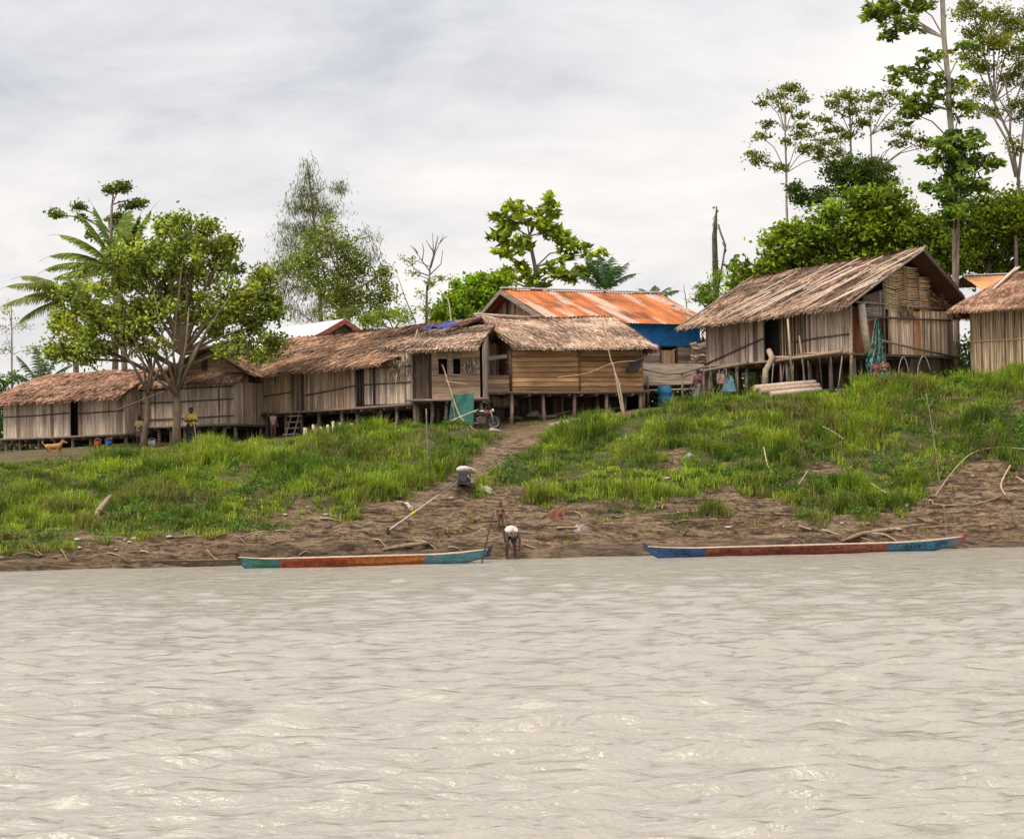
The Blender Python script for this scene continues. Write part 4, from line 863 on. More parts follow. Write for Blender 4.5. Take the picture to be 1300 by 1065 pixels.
def palm(label, Y, base, crown, fronds, tr=.13, **kw):
    c = P(*crown, Y); b = P(*base, Y); g = G(b[0], b[1]); root = empty('palm_tree', (b[0], b[1], g), label, 'palm', None)
    mb = MB(); pts = [V3(b[0], b[1], g-.2)*(1-f)+c*f+V3(.12*math.sin(f*3), 0, 0) for f in np.linspace(0, 1, 9)]
    mb.tube(pts, [tr*(1.3-.4*f) for f in np.linspace(0, 1, 9)], (.19, .155, .125), 9); mb.build('trunk', M['bark'], root)
    for (az, el, ln, dr) in fronds: mb = MB(); frond(mb, c, R(az), R(el), ln, R(dr), **kw); mb.build('frond', M['leaf'], root)
    return root
G0 = ((.055, .085, .016), (.16, .21, .04))
# --- palms (azimuth 180 = towards the left of the view)
palm('coconut palm whose bright fronds rise above the spreading tree on the left', 93, (159, 560), (150, 345), [(180, 20, 4.2, 62), (172, 33, 4.2, 66), (188, 8, 3.6, 50), (178, 50, 4.0, 60), (175, 76, 3.9, 22), (60, 82, 3.6, 22), (190, 66, 4.0, 34), (5, 68, 3.9, 22), (0, 74, 3.4, 20), (10, 45, 3.0, 60), (280, 40, 3, 90), (30, 20, 2.6, 70)], c0=(.10, .17, .025), c1=(.34, .42, .08), lw=.95, n=64, width=.055, hang=.35)
palm('yellowing coconut palm with drooping fronds at the left edge, behind the spreading tree', 95, (95, 560), (92, 378), [(175, 28, 4.0, 60), (185, 8, 4.0, 50), (170, -8, 3.6, 50), (195, 42, 3.2, 70), (160, 18, 3.6, 60), (230, 40, 3, 90), (80, 60, 3, 60), (20, 40, 3, 80)], c0=(.14, .17, .035), c1=(.32, .35, .09), lw=.8, n=44, width=.04)
palm('small dark palm sprouting above the left-hand thatched roof', 99, (52, 560), (52, 494), [(165, 62, 2.6, 35), (120, 78, 2.7, 25), (30, 70, 2.6, 35), (20, 52, 2.4, 50), (175, 40, 2.2, 50), (90, 60, 2.4, 40), (0, 30, 2, 60)], c0=(.03, .07, .03), c1=(.08, .14, .05), lw=.5, tr=.1)
palm('dark green palm rising behind the rusty metal roof', 104, (770, 500), (768, 372), [(150, 72, 2.7, 35), (110, 82, 2.4, 20), (60, 74, 2.6, 30), (25, 62, 2.6, 45), (10, 48, 2.4, 60), (172, 48, 2.4, 50), (200, 70, 2.3, 40), (300, 60, 2.3, 60)], c0=(.025, .07, .03), c1=(.07, .14, .05), lw=.75, hang=.35)
palm('small palm whose frond tips only just show over the rusty roof', 106, (832, 500), (833, 385), [(170, 45, 1.8, 80), (150, 60, 1.6, 70), (10, 50, 1.8, 80), (40, 60, 1.7, 70), (90, 70, 1.5, 50)], c0=(.03, .07, .03), c1=(.08, .14, .05), lw=.5)
# --- spreading tree, three stems
SP = [(115, 395, 48, 36), (150, 345, 42, 28), (185, 322, 40, 26), (232, 318, 42, 30), (275, 335, 36, 30), (312, 372, 34, 34), (320, 415, 30, 26), (275, 400, 45, 36), (225, 385, 50, 36), (170, 405, 48, 36), (112, 430, 42, 28), (98, 455, 26, 14), (290, 440, 30, 14), (215, 290, 20, 12), (252, 305, 22, 16), (205, 350, 60, 30), (205, 286, 9, 8, 5), (262, 288, 12, 8, 6), (335, 350, 12, 10, 6), (347, 395, 10, 14, 7), (75, 410, 12, 14, 7), (88, 372, 12, 10, 6), (345, 435, 14, 9, 6), (72, 445, 12, 10, 6), (290, 312, 12, 10, 6), (165, 312, 10, 8, 5), (230, 282, 8, 6, 4), (325, 450, 14, 6, 5)]
tree('spreading_tree', 'broad spreading tree with pale glints put into its leaf colour, its forked trunk standing before the grey slatted house', 84.5, [(225, 564), (226, 520), (224, 490), (232, 450)], SP, leaf=(.23, .12), sub=(.42, 62), pal=((.055, .08, .018), (.25, .30, .09)), tr=(.19, .11), bark=(.17, .12, .08), branch=.045, up=.35, flatten=.8, twig=.35, subvar=.6, dens=.62, group=None, power=.55)  # palest leaf colour stands for glints of light in the crown
r_ = bpy.data.objects[-1] if False else [o for o in COL.objects if o.name == 'spreading_tree'][0]
for pts_, ra in (([(224, 500), (205, 470), (190, 440), (170, 405)], .11), ([(226, 495), (245, 455), (262, 420), (290, 380)], .11), ([(224, 500), (212, 455), (205, 420), (195, 370)], .08), ([(225, 492), (236, 440), (240, 390)], .08), ([(222, 500), (198, 480), (165, 440), (125, 410)], .07), ([(226, 492), (220, 450), (224, 400), (232, 330)], .07), ([(228, 480), (250, 440), (300, 420)], .06)):
    mb = MB(); n_ = len(pts_); mb.tube([P(a, b, 84.4-.25*i+random.uniform(-.1, .1)) for i, (a, b) in enumerate(pts_)], [ra*(1-i/(n_+.5)) for i in range(n_)], cvar((.20, .15, .10), .15)[0], 7); mb.build('limb', M['bark'], r_)
t2 = tree('slanting_tree', 'leaning brown trunk forking beside the spreading tree, its leaves mixed into the same crown', 84.2, [(181, 567), (186, 530), (187, 505), (192, 470)], [(160, 430, 30, 22), (195, 440, 30, 16), (178, 400, 30, 20)], leaf=(.17, .085), sub=(.4, 50), pal=((.06, .08, .02), (.20, .22, .07)), tr=(.15, .09), bark=(.16, .11, .075), branch=.04, twig=.4, group=None, dens=.6)
for pts_, ra in (([(188, 500), (170, 465), (140, 425)], .08), ([(187, 500), (196, 460), (200, 430)], .08), ([(187, 502), (182, 460), (165, 420)], .06), ([(187, 498), (205, 465), (225, 440)], .05)):
    mb = MB(); mb.tube([P(a, b, 84.1-.2*i) for i, (a, b) in enumerate(pts_)], [ra*(1-i/4.) for i in range(3)], cvar((.19, .14, .095), .15)[0], 7); mb.build('limb', M['bark'], t2)
tree('leafy_tree', 'sparse dark-leaved tree whose clumps poke out above the palm fronds on the left', 97, [(145, 570), (148, 400), (142, 330), (142, 260)], [(70, 272, 14, 9, 7), (102, 263, 9, 6, 5), (103, 276, 9, 4, 4), (140, 240, 10, 5, 7), (155, 238, 18, 5, 9), (178, 258, 9, 6, 6), (165, 262, 14, 8, 7), (152, 280, 18, 12, 12), (165, 300, 14, 12, 9), (118, 300, 10, 8, 5)], leaf=(.22, .11), sub=(.28, 26), pal=((.035, .06, .015), (.10, .14, .03)), tr=(.18, .06), branch=.03, flatten=.5)
tree('thin_tree', 'wispy thin-stemmed tree against the sky at the left edge', 100, [(15, 570), (15, 450), (14, 385)], [(12, 395, 12, 12, 5), (6, 418, 14, 8, 4), (30, 410, 12, 8, 4), (38, 444, 12, 4, 4), (8, 440, 12, 8, 4)], leaf=(.14, .06), sub=(.3, 16), pal=((.09, .11, .04), (.2, .22, .09)), tr=(.06, .03), branch=.015, bark=(.3, .25, .2))
tree('shrub', 'dark green shrub at the left edge behind the first stilt house', 100, [(2, 570), (0, 520)], [(-8, 490, 18, 20), (8, 510, 12, 12), (22, 480, 10, 8), (-30, 500, 30, 28)], leaf=(.2, .1), sub=(.4, 60), pal=((.03, .06, .015), (.09, .14, .03)), tr=(.1, .05), cat='shrub')
# --- feathery tree and its leafy neighbour
tree('casuarina', 'tall feathery pointed tree with drooping grey-green sprays behind the white roof', 106, [(410, 540), (409, 420), (402, 330), (396, 250), (390, 203)], [(392, 220, 6, 16, 7), (398, 245, 20, 15, 15), (432, 242, 8, 12, 5), (385, 265, 26, 14, 15), (410, 272, 28, 14, 15), (370, 290, 26, 9, 10), (400, 305, 38, 20, 30), (375, 330, 34, 22, 22), (360, 310, 16, 6, 5), (350, 345, 22, 12, 9), (378, 365, 40, 18, 24), (350, 385, 26, 18, 15), (465, 325, 14, 12, 7), (470, 300, 10, 6, 3), (425, 385, 30, 20, 18), (385, 400, 40, 12, 12)], leaf=(.34, .035), sub=(.5, 60), pal=((.04, .052, .02), (.11, .125, .055)), tr=(.13, .03), bark=(.2, .17, .14), branch=.02, up=0, style='droop', twig=.5, flatten=.9, subvar=.3)
tree('leafy_tree', 'dense mid-green tree standing in front of the feathery pointed tree', 103, [(438, 540), (436, 430), (430, 350)], [(405, 305, 24, 18), (420, 290, 14, 12), (440, 320, 28, 20), (410, 345, 34, 22), (455, 350, 26, 22), (430, 375, 38, 24), (470, 385, 24, 20), (445, 402, 34, 12), (380, 330, 20, 16), (488, 372, 12, 18, 6), (484, 348, 8, 12, 4)], leaf=(.22, .10), sub=(.5, 60), pal=((.06, .09, .018), (.155, .185, .045)), tr=(.15, .06), flatten=.9, dens=.9)
tree('shrub', 'low green bush between the feathery tree and the half bare tree', 101, [(500, 520), (500, 420)], [(490, 400, 20, 10), (515, 402, 16, 9), (470, 408, 20, 8)], leaf=(.18, .09), sub=(.4, 60), pal=((.07, .11, .02), (.18, .24, .05)), tr=(.08, .04), cat='shrub')
# --- half bare tree
bt = tree('half_bare_tree', 'half bare spindly tree with naked top twigs beside the thin pale pole', 102, [(540, 530), (541, 420), (542, 370), (546, 340), (556, 300)], [(515, 332, 10, 6, 4), (525, 348, 10, 6, 4), (545, 358, 14, 10, 6), (560, 352, 10, 5, 4), (540, 375, 14, 8, 4), (572, 355, 6, 3, 2), (540, 395, 20, 8, 4)], leaf=(.14, .08), sub=(.25, 16), pal=((.07, .10, .02), (.19, .23, .05)), tr=(.09, .03), bark=(.17, .135, .115), branch=.02)
for pts_ in ([(546, 345), (535, 330), (523, 313)], [(547, 340), (553, 320), (563, 298)], [(550, 330), (550, 310), (549, 296)], [(544, 350), (530, 345), (518, 332), (508, 328)], [(545, 350), (560, 335), (562, 318)], [(557, 310), (563, 303), (568, 300)], [(536, 332), (538, 318), (536, 308)], [(528, 410), (515, 380), (508, 360), (503, 345)], [(552, 322), (545, 312), (541, 305)], [(530, 322), (527, 316), (520, 312)]):
    mb = MB(); mb.tube([P(a, b, 102+random.uniform(-.3, .3)) for a, b in pts_], [.035*(1-i/(len(pts_)+.3)) for i in range(len(pts_))], (.17, .135, .12), 5); mb.build('twig', M['bark'], bt)
# --- bright round tree, breadfruit
tree('leafy_tree', 'bright green round-topped tree left of the rusty-roofed house', 108, [(600, 520), (602, 430), (604, 390)], [(600, 372, 36, 24), (628, 360, 20, 20), (580, 390, 26, 16), (622, 385, 26, 20), (560, 400, 20, 10), (600, 400, 40, 14)], leaf=(.28, .17), sub=(.42, 70), pal=((.06, .12, .013), (.21, .31, .035)), tr=(.2, .1), flatten=.7)
tree('breadfruit_tree', 'tall tree with huge glossy lobed leaves standing above the rusty metal roof', 110, [(690, 520), (686, 400), (680, 340), (672, 300)], [(640, 290, 22, 18, 8), (660, 268, 20, 12, 7), (698, 265, 14, 14, 6), (676, 285, 22, 12, 7), (632, 318, 20, 12, 6), (705, 295, 20, 14, 7), (665, 310, 16, 14, 4), (720, 318, 22, 14, 7), (650, 348, 22, 14, 7), (680, 352, 30, 14, 9), (710, 345, 26, 16, 9), (748, 325, 18, 10, 5), (735, 345, 20, 14, 6), (612, 355, 14, 10, 4)], leaf=(.62, .30), sub=(.4, 22), pal=((.05, .085, .014), (.25, .31, .045)), tr=(.2, .08), style='rosette', droop=.25, flatten=.8, bark=(.22, .2, .16), branch=.035)
# --- dead trunk with climbers
dt = empty('dead_trunk', gp(908, 99), 'dead bare trunk with a little moss and a wiry dead vine', 'dead tree')
mb = MB(); mb.tube([gp(908, 99, -.3), P(909, 370, 99), P(907, 300, 99), P(910, 262, 99)], [.2, .16, .13, .03], (.10, .085, .06), 8); mb.build('trunk', M['bark'], dt)
mb = MB(); mb.tube([P(912, 365, 98.8), P(918, 330, 98.8), P(921, 312, 98.8), P(915, 296, 98.8), P(912, 285, 98.8)], .05, (.13, .1, .085), 5); mb.tube([P(919, 325, 98.8), P(922, 318, 98.8), P(917, 308, 98.8)], .03, (.13, .1, .08), 5); mb.build('dead_vine', M['bark'], dt)
mb = MB(); leaves(mb, np.array([P(908+random.uniform(-3, 4), 262+108*random.random(), 98.8) for _ in range(90)]), .2, .07, (.06, .08, .02), (.15, .19, .05), up=.2); mb.build('moss', M['leaf'], dt)
tree('shrub', 'small bright bush at the foot of the dead mossy trunk', 98, [(905, 500), (905, 400)], [(898, 366, 12, 14), (913, 352, 8, 10), (905, 380, 18, 12), (888, 378, 10, 8), (925, 375, 12, 8)], leaf=(.18, .08), sub=(.35, 55), pal=((.06, .11, .02), (.16, .24, .05)), tr=(.1, .05), cat='shrub')
tree('half_bare_tree', 'tiny bare sapling behind the right end of the rusty roof', 104, [(873, 500), (873, 400), (870, 375), (868, 362)], [(874, 382, 6, 5, 3)], leaf=(.12, .06), sub=(.2, 8), tr=(.04, .015), branch=.012)
# --- dense right-hand masses
DG = ((.038, .068, .012), (.125, .185, .03))
tree('dense_tree', 'big dense dark green tree rising straight behind the biggest thatched house', 102, [(1040, 500), (1042, 420), (1050, 330)], [(965, 345, 36, 24), (1000, 320, 38, 30), (1040, 300, 42, 34), (1085, 275, 44, 34), (1130, 275, 34, 30), (1150, 300, 34, 32), (1100, 315, 46, 36), (1055, 335, 46, 30), (1150, 335, 40, 26), (1010, 350, 40, 22), (1110, 250, 36, 16), (1190, 330, 34, 26), (940, 362, 20, 12), (1100, 350, 60, 20), (1180, 300, 22, 20)], leaf=(.32, .18), sub=(.55, 80), pal=((.04, .068, .01), (.17, .235, .032)), tr=(.3, .15), flatten=.65, subvar=.55, dens=1.0, group='dense dark green trees on the right')
tree('dense_tree', 'rounded dense green tree at the right edge above the rusty roof', 104, [(1250, 490), (1250, 420), (1255, 340)], [(1215, 320, 34, 28), (1250, 280, 42, 34), (1285, 265, 34, 28), (1300, 300, 40, 36), (1240, 330, 42, 28), (1285, 340, 40, 20), (1340, 290, 46, 44), (1210, 290, 22, 18)], leaf=(.30, .17), sub=(.55, 80), pal=((.045, .08, .012), (.20, .27, .035)), tr=(.3, .15), flatten=.65, subvar=.5, group='dense dark green trees on the right')
tree('dark_tree', 'dark-leaved crown sticking up in front of the two tiered slender trees', 107, [(1090, 480), (1092, 330), (1095, 250)], [(1090, 215, 28, 20), (1070, 232, 22, 14), (1112, 222, 22, 18), (1040, 248, 22, 10), (1025, 252, 24, 9), (1010, 242, 16, 7), (1100, 240, 36, 14), (1060, 212, 14, 12)], leaf=(.24, .11), sub=(.4, 55), pal=((.022, .045, .012), (.065, .10, .022)), tr=(.2, .08), flatten=.8)
TP = ((.05, .07, .015), (.145, .165, .035))
def tier(label, Y, tx, bx, tiers, tr=.1):
    return tree('slender_tree', label, Y, [(bx, 480), (bx, 300), ((bx+tx)/2, 220), (tx, tiers[0][1]+4)], tiers, leaf=(.26, .11), sub=(.36, 20), pal=TP, tr=(tr, .04), bark=(.32, .27, .22), branch=.022, flatten=.55, droop=.1, up=.9, twig=.5, power=.7)
tier('slender tree with separate flat tiers of leaves, standing alone left of the other tall trees', 108, 996, 1000, [(1000, 112, 22, 4, 8), (985, 122, 16, 4, 6), (1016, 125, 14, 4, 6), (975, 132, 12, 3, 4), (995, 138, 14, 5, 5), (1018, 148, 12, 4, 5), (978, 158, 12, 3, 4), (1018, 160, 14, 3, 5), (965, 173, 16, 3, 5), (1022, 172, 18, 4, 6), (955, 196, 14, 3, 5), (965, 205, 18, 4, 6), (1025, 188, 20, 8, 8), (1000, 182, 12, 4, 4), (990, 212, 10, 4, 4), (1040, 200, 12, 6, 5)], .09)
tier('tiered slender tree, second from the left of the three with flat leaf layers', 110, 1078, 1084, [(1072, 120, 26, 4, 9), (1090, 128, 18, 5, 7), (1058, 132, 14, 4, 5), (1045, 152, 16, 4, 6), (1078, 142, 20, 6, 8), (1062, 165, 18, 4, 6), (1095, 158, 22, 5, 8), (1052, 180, 20, 6, 7), (1078, 172, 18, 5, 6), (1040, 192, 14, 6, 5), (1065, 195, 20, 6, 6)], .09)
tier('tiered slender tree, its flat crown reaching toward the tallest trunk', 112, 1104, 1110, [(1110, 120, 14, 4, 5), (1135, 118, 20, 5, 7), (1125, 130, 16, 5, 5), (1148, 125, 14, 4, 5), (1108, 142, 16, 4, 6), (1140, 155, 14, 4, 5), (1128, 162, 14, 3, 4), (1150, 172, 18, 4, 6), (1170, 178, 16, 3, 6), (1140, 182, 20, 4, 6), (1178, 186, 14, 5, 5), (1110, 205, 18, 5, 6), (1125, 215, 18, 4, 5), (1135, 230, 12, 3, 3)], .08)
tall = tree('tall_tree', 'tallest tree with a straight pale trunk running out of the top of the picture', 98, [(1214, 490), (1213, 300), (1209, 180), (1203, 100), (1196, 0), (1194, -60)], [(1105, 20, 16, 6, 7), (1130, 10, 28, 10, 14), (1125, 45, 14, 5, 6), (1155, 35, 22, 8, 10), (1165, 8, 20, 12, 10), (1140, -20, 40, 16, 18), (1200, -30, 50, 20, 20), (1185, 75, 20, 10, 8), (1150, 88, 18, 6, 8), (1145, 98, 14, 4, 5), (1178, 105, 18, 10, 8), (1165, 128, 14, 8, 6), (1190, 125, 14, 12, 7), (1172, 140, 20, 8, 8), (1160, 145, 10, 5, 4), (1220, 110, 16, 14, 8), (1225, 60, 14, 12, 6), (1222, 140, 16, 10, 6)], leaf=(.40, .19), sub=(.5, 24), pal=((.04, .07, .014), (.15, .20, .035)), tr=(.18, .11), bark=(.36, .31, .26), branch=.03, droop=.35, flatten=.6, style='rosette')
mb = MB(); leaves(mb, np.array([P(1212+random.gauss(0, 6+14*(1-abs(2*((y-170)/120)-1))*.5), y, 97.5+random.uniform(-.6, .6)) for y in np.random.default_rng(3).uniform(165, 290, 1500)]), .32, .15, (.03, .06, .014), (.11, .16, .035), up=.5, droop=.4); mb.build('climbing_vine', M['leaf'], tall)
tree('large_leaved_shrub', 'large-leaved climber spreading both sides of the tallest trunk at mid height', 97, [(1214, 490), (1216, 260), (1218, 200)], [(1180, 205, 16, 8, 6), (1235, 178, 16, 12, 8), (1240, 205, 20, 14, 9), (1262, 208, 16, 8, 6), (1215, 230, 22, 22, 14), (1195, 245, 12, 8, 5), (1180, 238, 8, 4, 3), (1210, 265, 22, 16, 12), (1245, 235, 12, 6, 4), (1190, 185, 14, 10, 5), (1215, 190, 20, 14, 8)], leaf=(.40, .19), sub=(.38, 34), pal=((.045, .085, .018), (.15, .22, .045)), tr=(.12, .06), branch=.025, style='rosette', droop=.5, cat='climber')
ft = tree('forked_tree', 'tree with pale forking limbs in the top right corner of the picture', 103, [(1292, 490), (1290, 300), (1294, 232), (1284, 180), (1262, 130)], [(1235, 15, 24, 14, 12), (1262, 20, 26, 14, 12), (1290, 30, 26, 16, 14), (1240, 45, 24, 14, 10), (1270, 55, 30, 16, 16), (1300, 65, 24, 18, 12), (1228, 75, 14, 10, 6), (1250, 85, 22, 12, 9), (1290, 95, 24, 14, 12), (1240, 115, 16, 8, 5), (1255, 140, 14, 8, 4), (1300, 130, 20, 12, 8), (1295, 150, 14, 8, 4), (1290, 185, 12, 8, 4), (1235, 135, 14, 6, 4), (1320, 100, 30, 60, 26)], leaf=(.20, .10), sub=(.42, 46), pal=((.055, .07, .016), (.155, .175, .035)), tr=(.12, .06), bark=(.30, .25, .21), branch=.025, flatten=.6)
for pts_, ra in (([(1290, 225), (1278, 178), (1262, 150), (1238, 138)], .09), ([(1282, 180), (1283, 140), (1275, 100), (1262, 80)], .07), ([(1283, 150), (1268, 125), (1245, 100)], .05), ([(1283, 145), (1296, 110), (1300, 80)], .06), ([(1292, 235), (1300, 160), (1306, 90)], .08)):
    mb = MB(); mb.tube([P(a, b, 102.8) for a, b in pts_], [ra*(1-i/5.) for i in range(len(pts_))], (.32, .27, .225), 7); mb.build('limb', M['bark'], ft)
tree('shrub', 'green bush filling the gap between the rusty-roofed house and the biggest thatched house', 95, [(893, 500), (893, 430)], [(893, 440, 14, 18), (888, 465, 12, 12), (897, 415, 10, 12)], leaf=(.18, .09), sub=(.35, 60), pal=((.05, .09, .02), (.15, .21, .045)), tr=(.08, .04), cat='shrub')
# --- undergrowth added to block the bright sky behind and below the houses
mb = MB(); us = []
for px in np.arange(-420, 1720, 5.5):
    for Y in (97, 100, 104):
        hgt = 1.6+1.8*fbm(np.array(px*.02), np.array(Y*.1), 400, 3); g = gp(px, Y)
        for k in range(int(4)): us.append(g+V3(random.uniform(-.5, .5), random.uniform(-1, 1), hgt*(k+.4)/4))
us = np.array(us)
for q in us:
    tone = RNG.uniform(.5, 1.3); leaves(mb, q+RNG.normal(0, .3, (26, 3)), .26, .13, np.array([.035, .06, .014])*tone, np.array([.10, .145, .03])*tone, up=.7)
tag(mb.build('undergrowth', M['leaf']), 'dark green undergrowth added to darken the gaps behind the stilt houses', 'undergrowth', kind='stuff')
# ================================================================ grass
Pq = np.stack([TX, TY, TZ], -1)
selr = np.where((rowsS > 1.2) & (rowsS < 4.35))[0]; selc = np.where((cols > -300) & (cols < 1600))[0]
A0 = Pq[selr[0]:selr[-1], selc[0]:selc[-1]]; A1 = Pq[selr[0]:selr[-1], selc[0]+1:selc[-1]+1]; A2 = Pq[selr[0]+1:selr[-1]+1, selc[0]:selc[-1]]
ar = np.linalg.norm(np.cross(A1-A0, A2-A0), axis=-1); Sq = S[selr[0]:selr[-1], selc[0]:selc[-1]]
wgt = ar*np.where(Sq < 3.3, 1.0, .45); Pc = (wgt/wgt.sum()).ravel()
def scatter(n):
    i = RNG.choice(len(Pc), n, p=Pc); a = RNG.uniform(0, 1, (n, 1)); b = RNG.uniform(0, 1, (n, 1))
    a0 = A0.reshape(-1, 3)[i]; return a0+(A1.reshape(-1, 3)[i]-a0)*a+(A2.reshape(-1, 3)[i]-a0)*b, Sq.ravel()[i]
T0, s_ = scatter(31000); qx, qy = proj(T0)
gm = grassmask(qx, qy, T0[:, 0], T0[:, 1]); clump = fbm(T0[:, 0]*.9, T0[:, 1]*.9, 500, 3)
keep = RNG.random(len(T0)) < np.clip(gm*1.15*(.6+1.2*clump), 0, 1)+.012; T0 = T0[keep]; s_ = s_[keep]; gm = gm[keep]; clump = clump[keep]; qx = qx[keep]; qy = qy[keep]
flatz = s_ > 3.25
big = fbm(T0[:, 0]*.4, T0[:, 1]*.4, 505, 2); H = (.16+.42*sstep(.30, .72, clump)*np.clip(gm, .2, 1))*(.6+.9*sstep(.35, .7, big)); H = np.where(flatz, .07+.05*clump, H); H = np.where(qx < 120, H*np.where(s_ > 2.75, .45, 1), H)
nb_ = 16; n = len(T0); rep = np.repeat(np.arange(n), nb_); m_ = len(rep)
B = T0[rep]+np.stack([RNG.normal(0, .10, m_), RNG.normal(0, .10, m_), np.full(m_, -.03)], 1)
az = RNG.uniform(0, 2*np.pi, m_); lean = RNG.uniform(.15, 1.15, m_); hh = H[rep]*RNG.uniform(.55, 1.3, m_)
dv = np.stack([np.cos(az), np.sin(az), np.zeros(m_)], 1); sv = np.stack([-np.sin(az), np.cos(az), np.zeros(m_)], 1)
# turn most blades broadside so they read at a distance
wd = (.009+.008*RNG.random(m_))[:, None]*np.where(flatz[rep], .8, 1)[:, None]
Z = np.array([0, 0, 1.]); p1 = B+dv*(lean*hh*.35)[:, None]+Z*(hh*.6)[:, None]; p2 = B+dv*(lean*hh*1.0)[:, None]+Z*(hh*(1-.38*lean))[:, None]
Vb = np.stack([B-sv*wd, B+sv*wd, p1+sv*wd*.8, p1-sv*wd*.8, p2], 1).reshape(-1, 3); q = np.arange(m_)*5
hue = fbm(T0[:, 0]*.45+9, T0[:, 1]*.45, 510, 4); hue2 = fbm(T0[:, 0]*1.6, T0[:, 1]*1.6, 520, 3)
ca = np.array([.068, .118, .016]); cb_ = np.array([.20, .26, .026]); cdry = np.array([.28, .21, .09]); cyl = np.array([.30, .33, .035])
kk = np.clip(sstep(.35, .65, hue)+RNG.normal(0, .15, n), 0, 1)[:, None]; ct = ca*(1-kk)+cb_*kk
ky = sstep(.54, .72, hue2)[:, None]*.5; ct = ct*(1-ky)+cyl*ky
lowb = np.clip((qy-np.interp(qx, gx, gy)+22)/40, 0, 1)[:, None]*.5*(RNG.random((n, 1)) < .5); ct = ct*(1-lowb)+cdry*lowb
dp = (sstep(.56, .68, fbm(T0[:, 0]*.8+70, T0[:, 1]*1.2, 540, 4))*.75)[:, None]; ct = ct*(1-dp)+np.array([.17, .15, .055])*dp; ct = ct*RNG.uniform(.6, 1.3, (n, 1))*1.42; C = ct[rep]*RNG.uniform(.75, 1.25, (m_, 1)); dry = RNG.random(m_) < .05; C[dry] = cdry*RNG.uniform(.7, 1.3, (dry.sum(), 1))
gmb = MB(); gmb.add(Vb, np.stack([q, q+1, q+2, q+3], 1), C); gmb.f.append(np.stack([q+3, q+2, q+4], 1)); gmb.c.append(C); gmb.sm.append(np.full(m_, False))
tag(gmb.build('grass', M['grass'], org=(0, 0, 0)), 'bright green and yellowish long grass covering the upper river bank', 'grass', kind='stuff')
print('blades', m_)
# broad-leaved weeds mixed into the grass
T1, s1 = scatter(9000); qx, qy = proj(T1); gm = grassmask(qx, qy, T1[:, 0], T1[:, 1])
wm_ = sstep(.5, .66, fbm(T1[:, 0]*.35+40, T1[:, 1]*.35, 530, 3)+.22*sstep(1000, 1200, qx)+.10*(1-sstep(60, 350, qx)))
k2 = (RNG.random(len(T1)) < np.clip(gm*wm_, 0, 1)*.55) & (s1 < 3.2); T1 = T1[k2]; wmb2 = MB()
for p in T1:
    hgt = random.uniform(.15, .5); c_ = np.array([.075, .14, .022])*random.uniform(.6, 1.6); nl = random.randint(14, 30)
    leaves(wmb2, p+RNG.normal(0, 1, (nl, 3))*np.array([.16, .16, 0])+np.stack([np.zeros(nl), np.zeros(nl), RNG.uniform(.05, hgt, nl)], 1), .13, .075, c_*.8, c_*1.5, up=.9)
tag(wmb2.build('weeds', M['leaf'], org=(0, 0, 0)), 'low broad-leaved weeds growing through the bank grass', 'weeds', kind='stuff')
# ================================================================ people and animals
def caps(mb, a, b, ra, rb, c=(.1, .06, .04), n=12):
    a = np.array(a, float); b = np.array(b, float); L_ = np.linalg.norm(b-a)
    if L_ < 1e-6: return mb.ell(a, ra, c)
    d = (b-a)/L_; pts = []; rad = []
    for t in (math.pi/2*.97, math.pi/3.2, math.pi/7, 0): pts.append(a-d*ra*math.sin(t)); rad.append(ra*math.cos(t)+.0005)
    for t in (0, math.pi/7, math.pi/3.2, math.pi/2*.97): pts.append(b+d*rb*math.sin(t)); rad.append(rb*math.cos(t)+.0005)
    return mb.tube(pts, rad, c, n)
def fuse(o, vox, it=2):
    m = o.modifiers.new('fuse', 'REMESH'); m.mode = 'VOXEL'; m.voxel_size = vox; m.use_smooth_shade = True
    s_ = o.modifiers.new('soften', 'SMOOTH'); s_.iterations = it; s_.factor = .5
    return o
def flatmat(name, c, rough=.8):
    m, nt, b = newmat(name); N = nt.nodes; L = nt.links; tc = N.new('ShaderNodeTexCoord'); n = N.new('ShaderNodeTexNoise'); n.inputs['Scale'].default_value = 14; n.inputs['Detail'].default_value = 4
    L.new(tc.outputs['Object'], n.inputs['Vector']); r = N.new('ShaderNodeMapRange'); r.inputs[3].default_value = .65; r.inputs[4].default_value = 1.3; L.new(n.outputs[0], r.inputs[0])
    s_ = N.new('ShaderNodeVectorMath'); s_.operation = 'SCALE'; s_.inputs[0].default_value = c; L.new(r.outputs[0], s_.inputs['Scale']); L.new(s_.outputs[0], b.inputs['Base Color']); b.inputs['Roughness'].default_value = rough
    return m
SKIN = flatmat('brown_skin', (.065, .032, .022), .5); SKIN2 = flatmat('warm_brown_skin', (.12, .052, .032), .5); HAIR = flatmat('black_hair', (.015, .012, .011), .8)
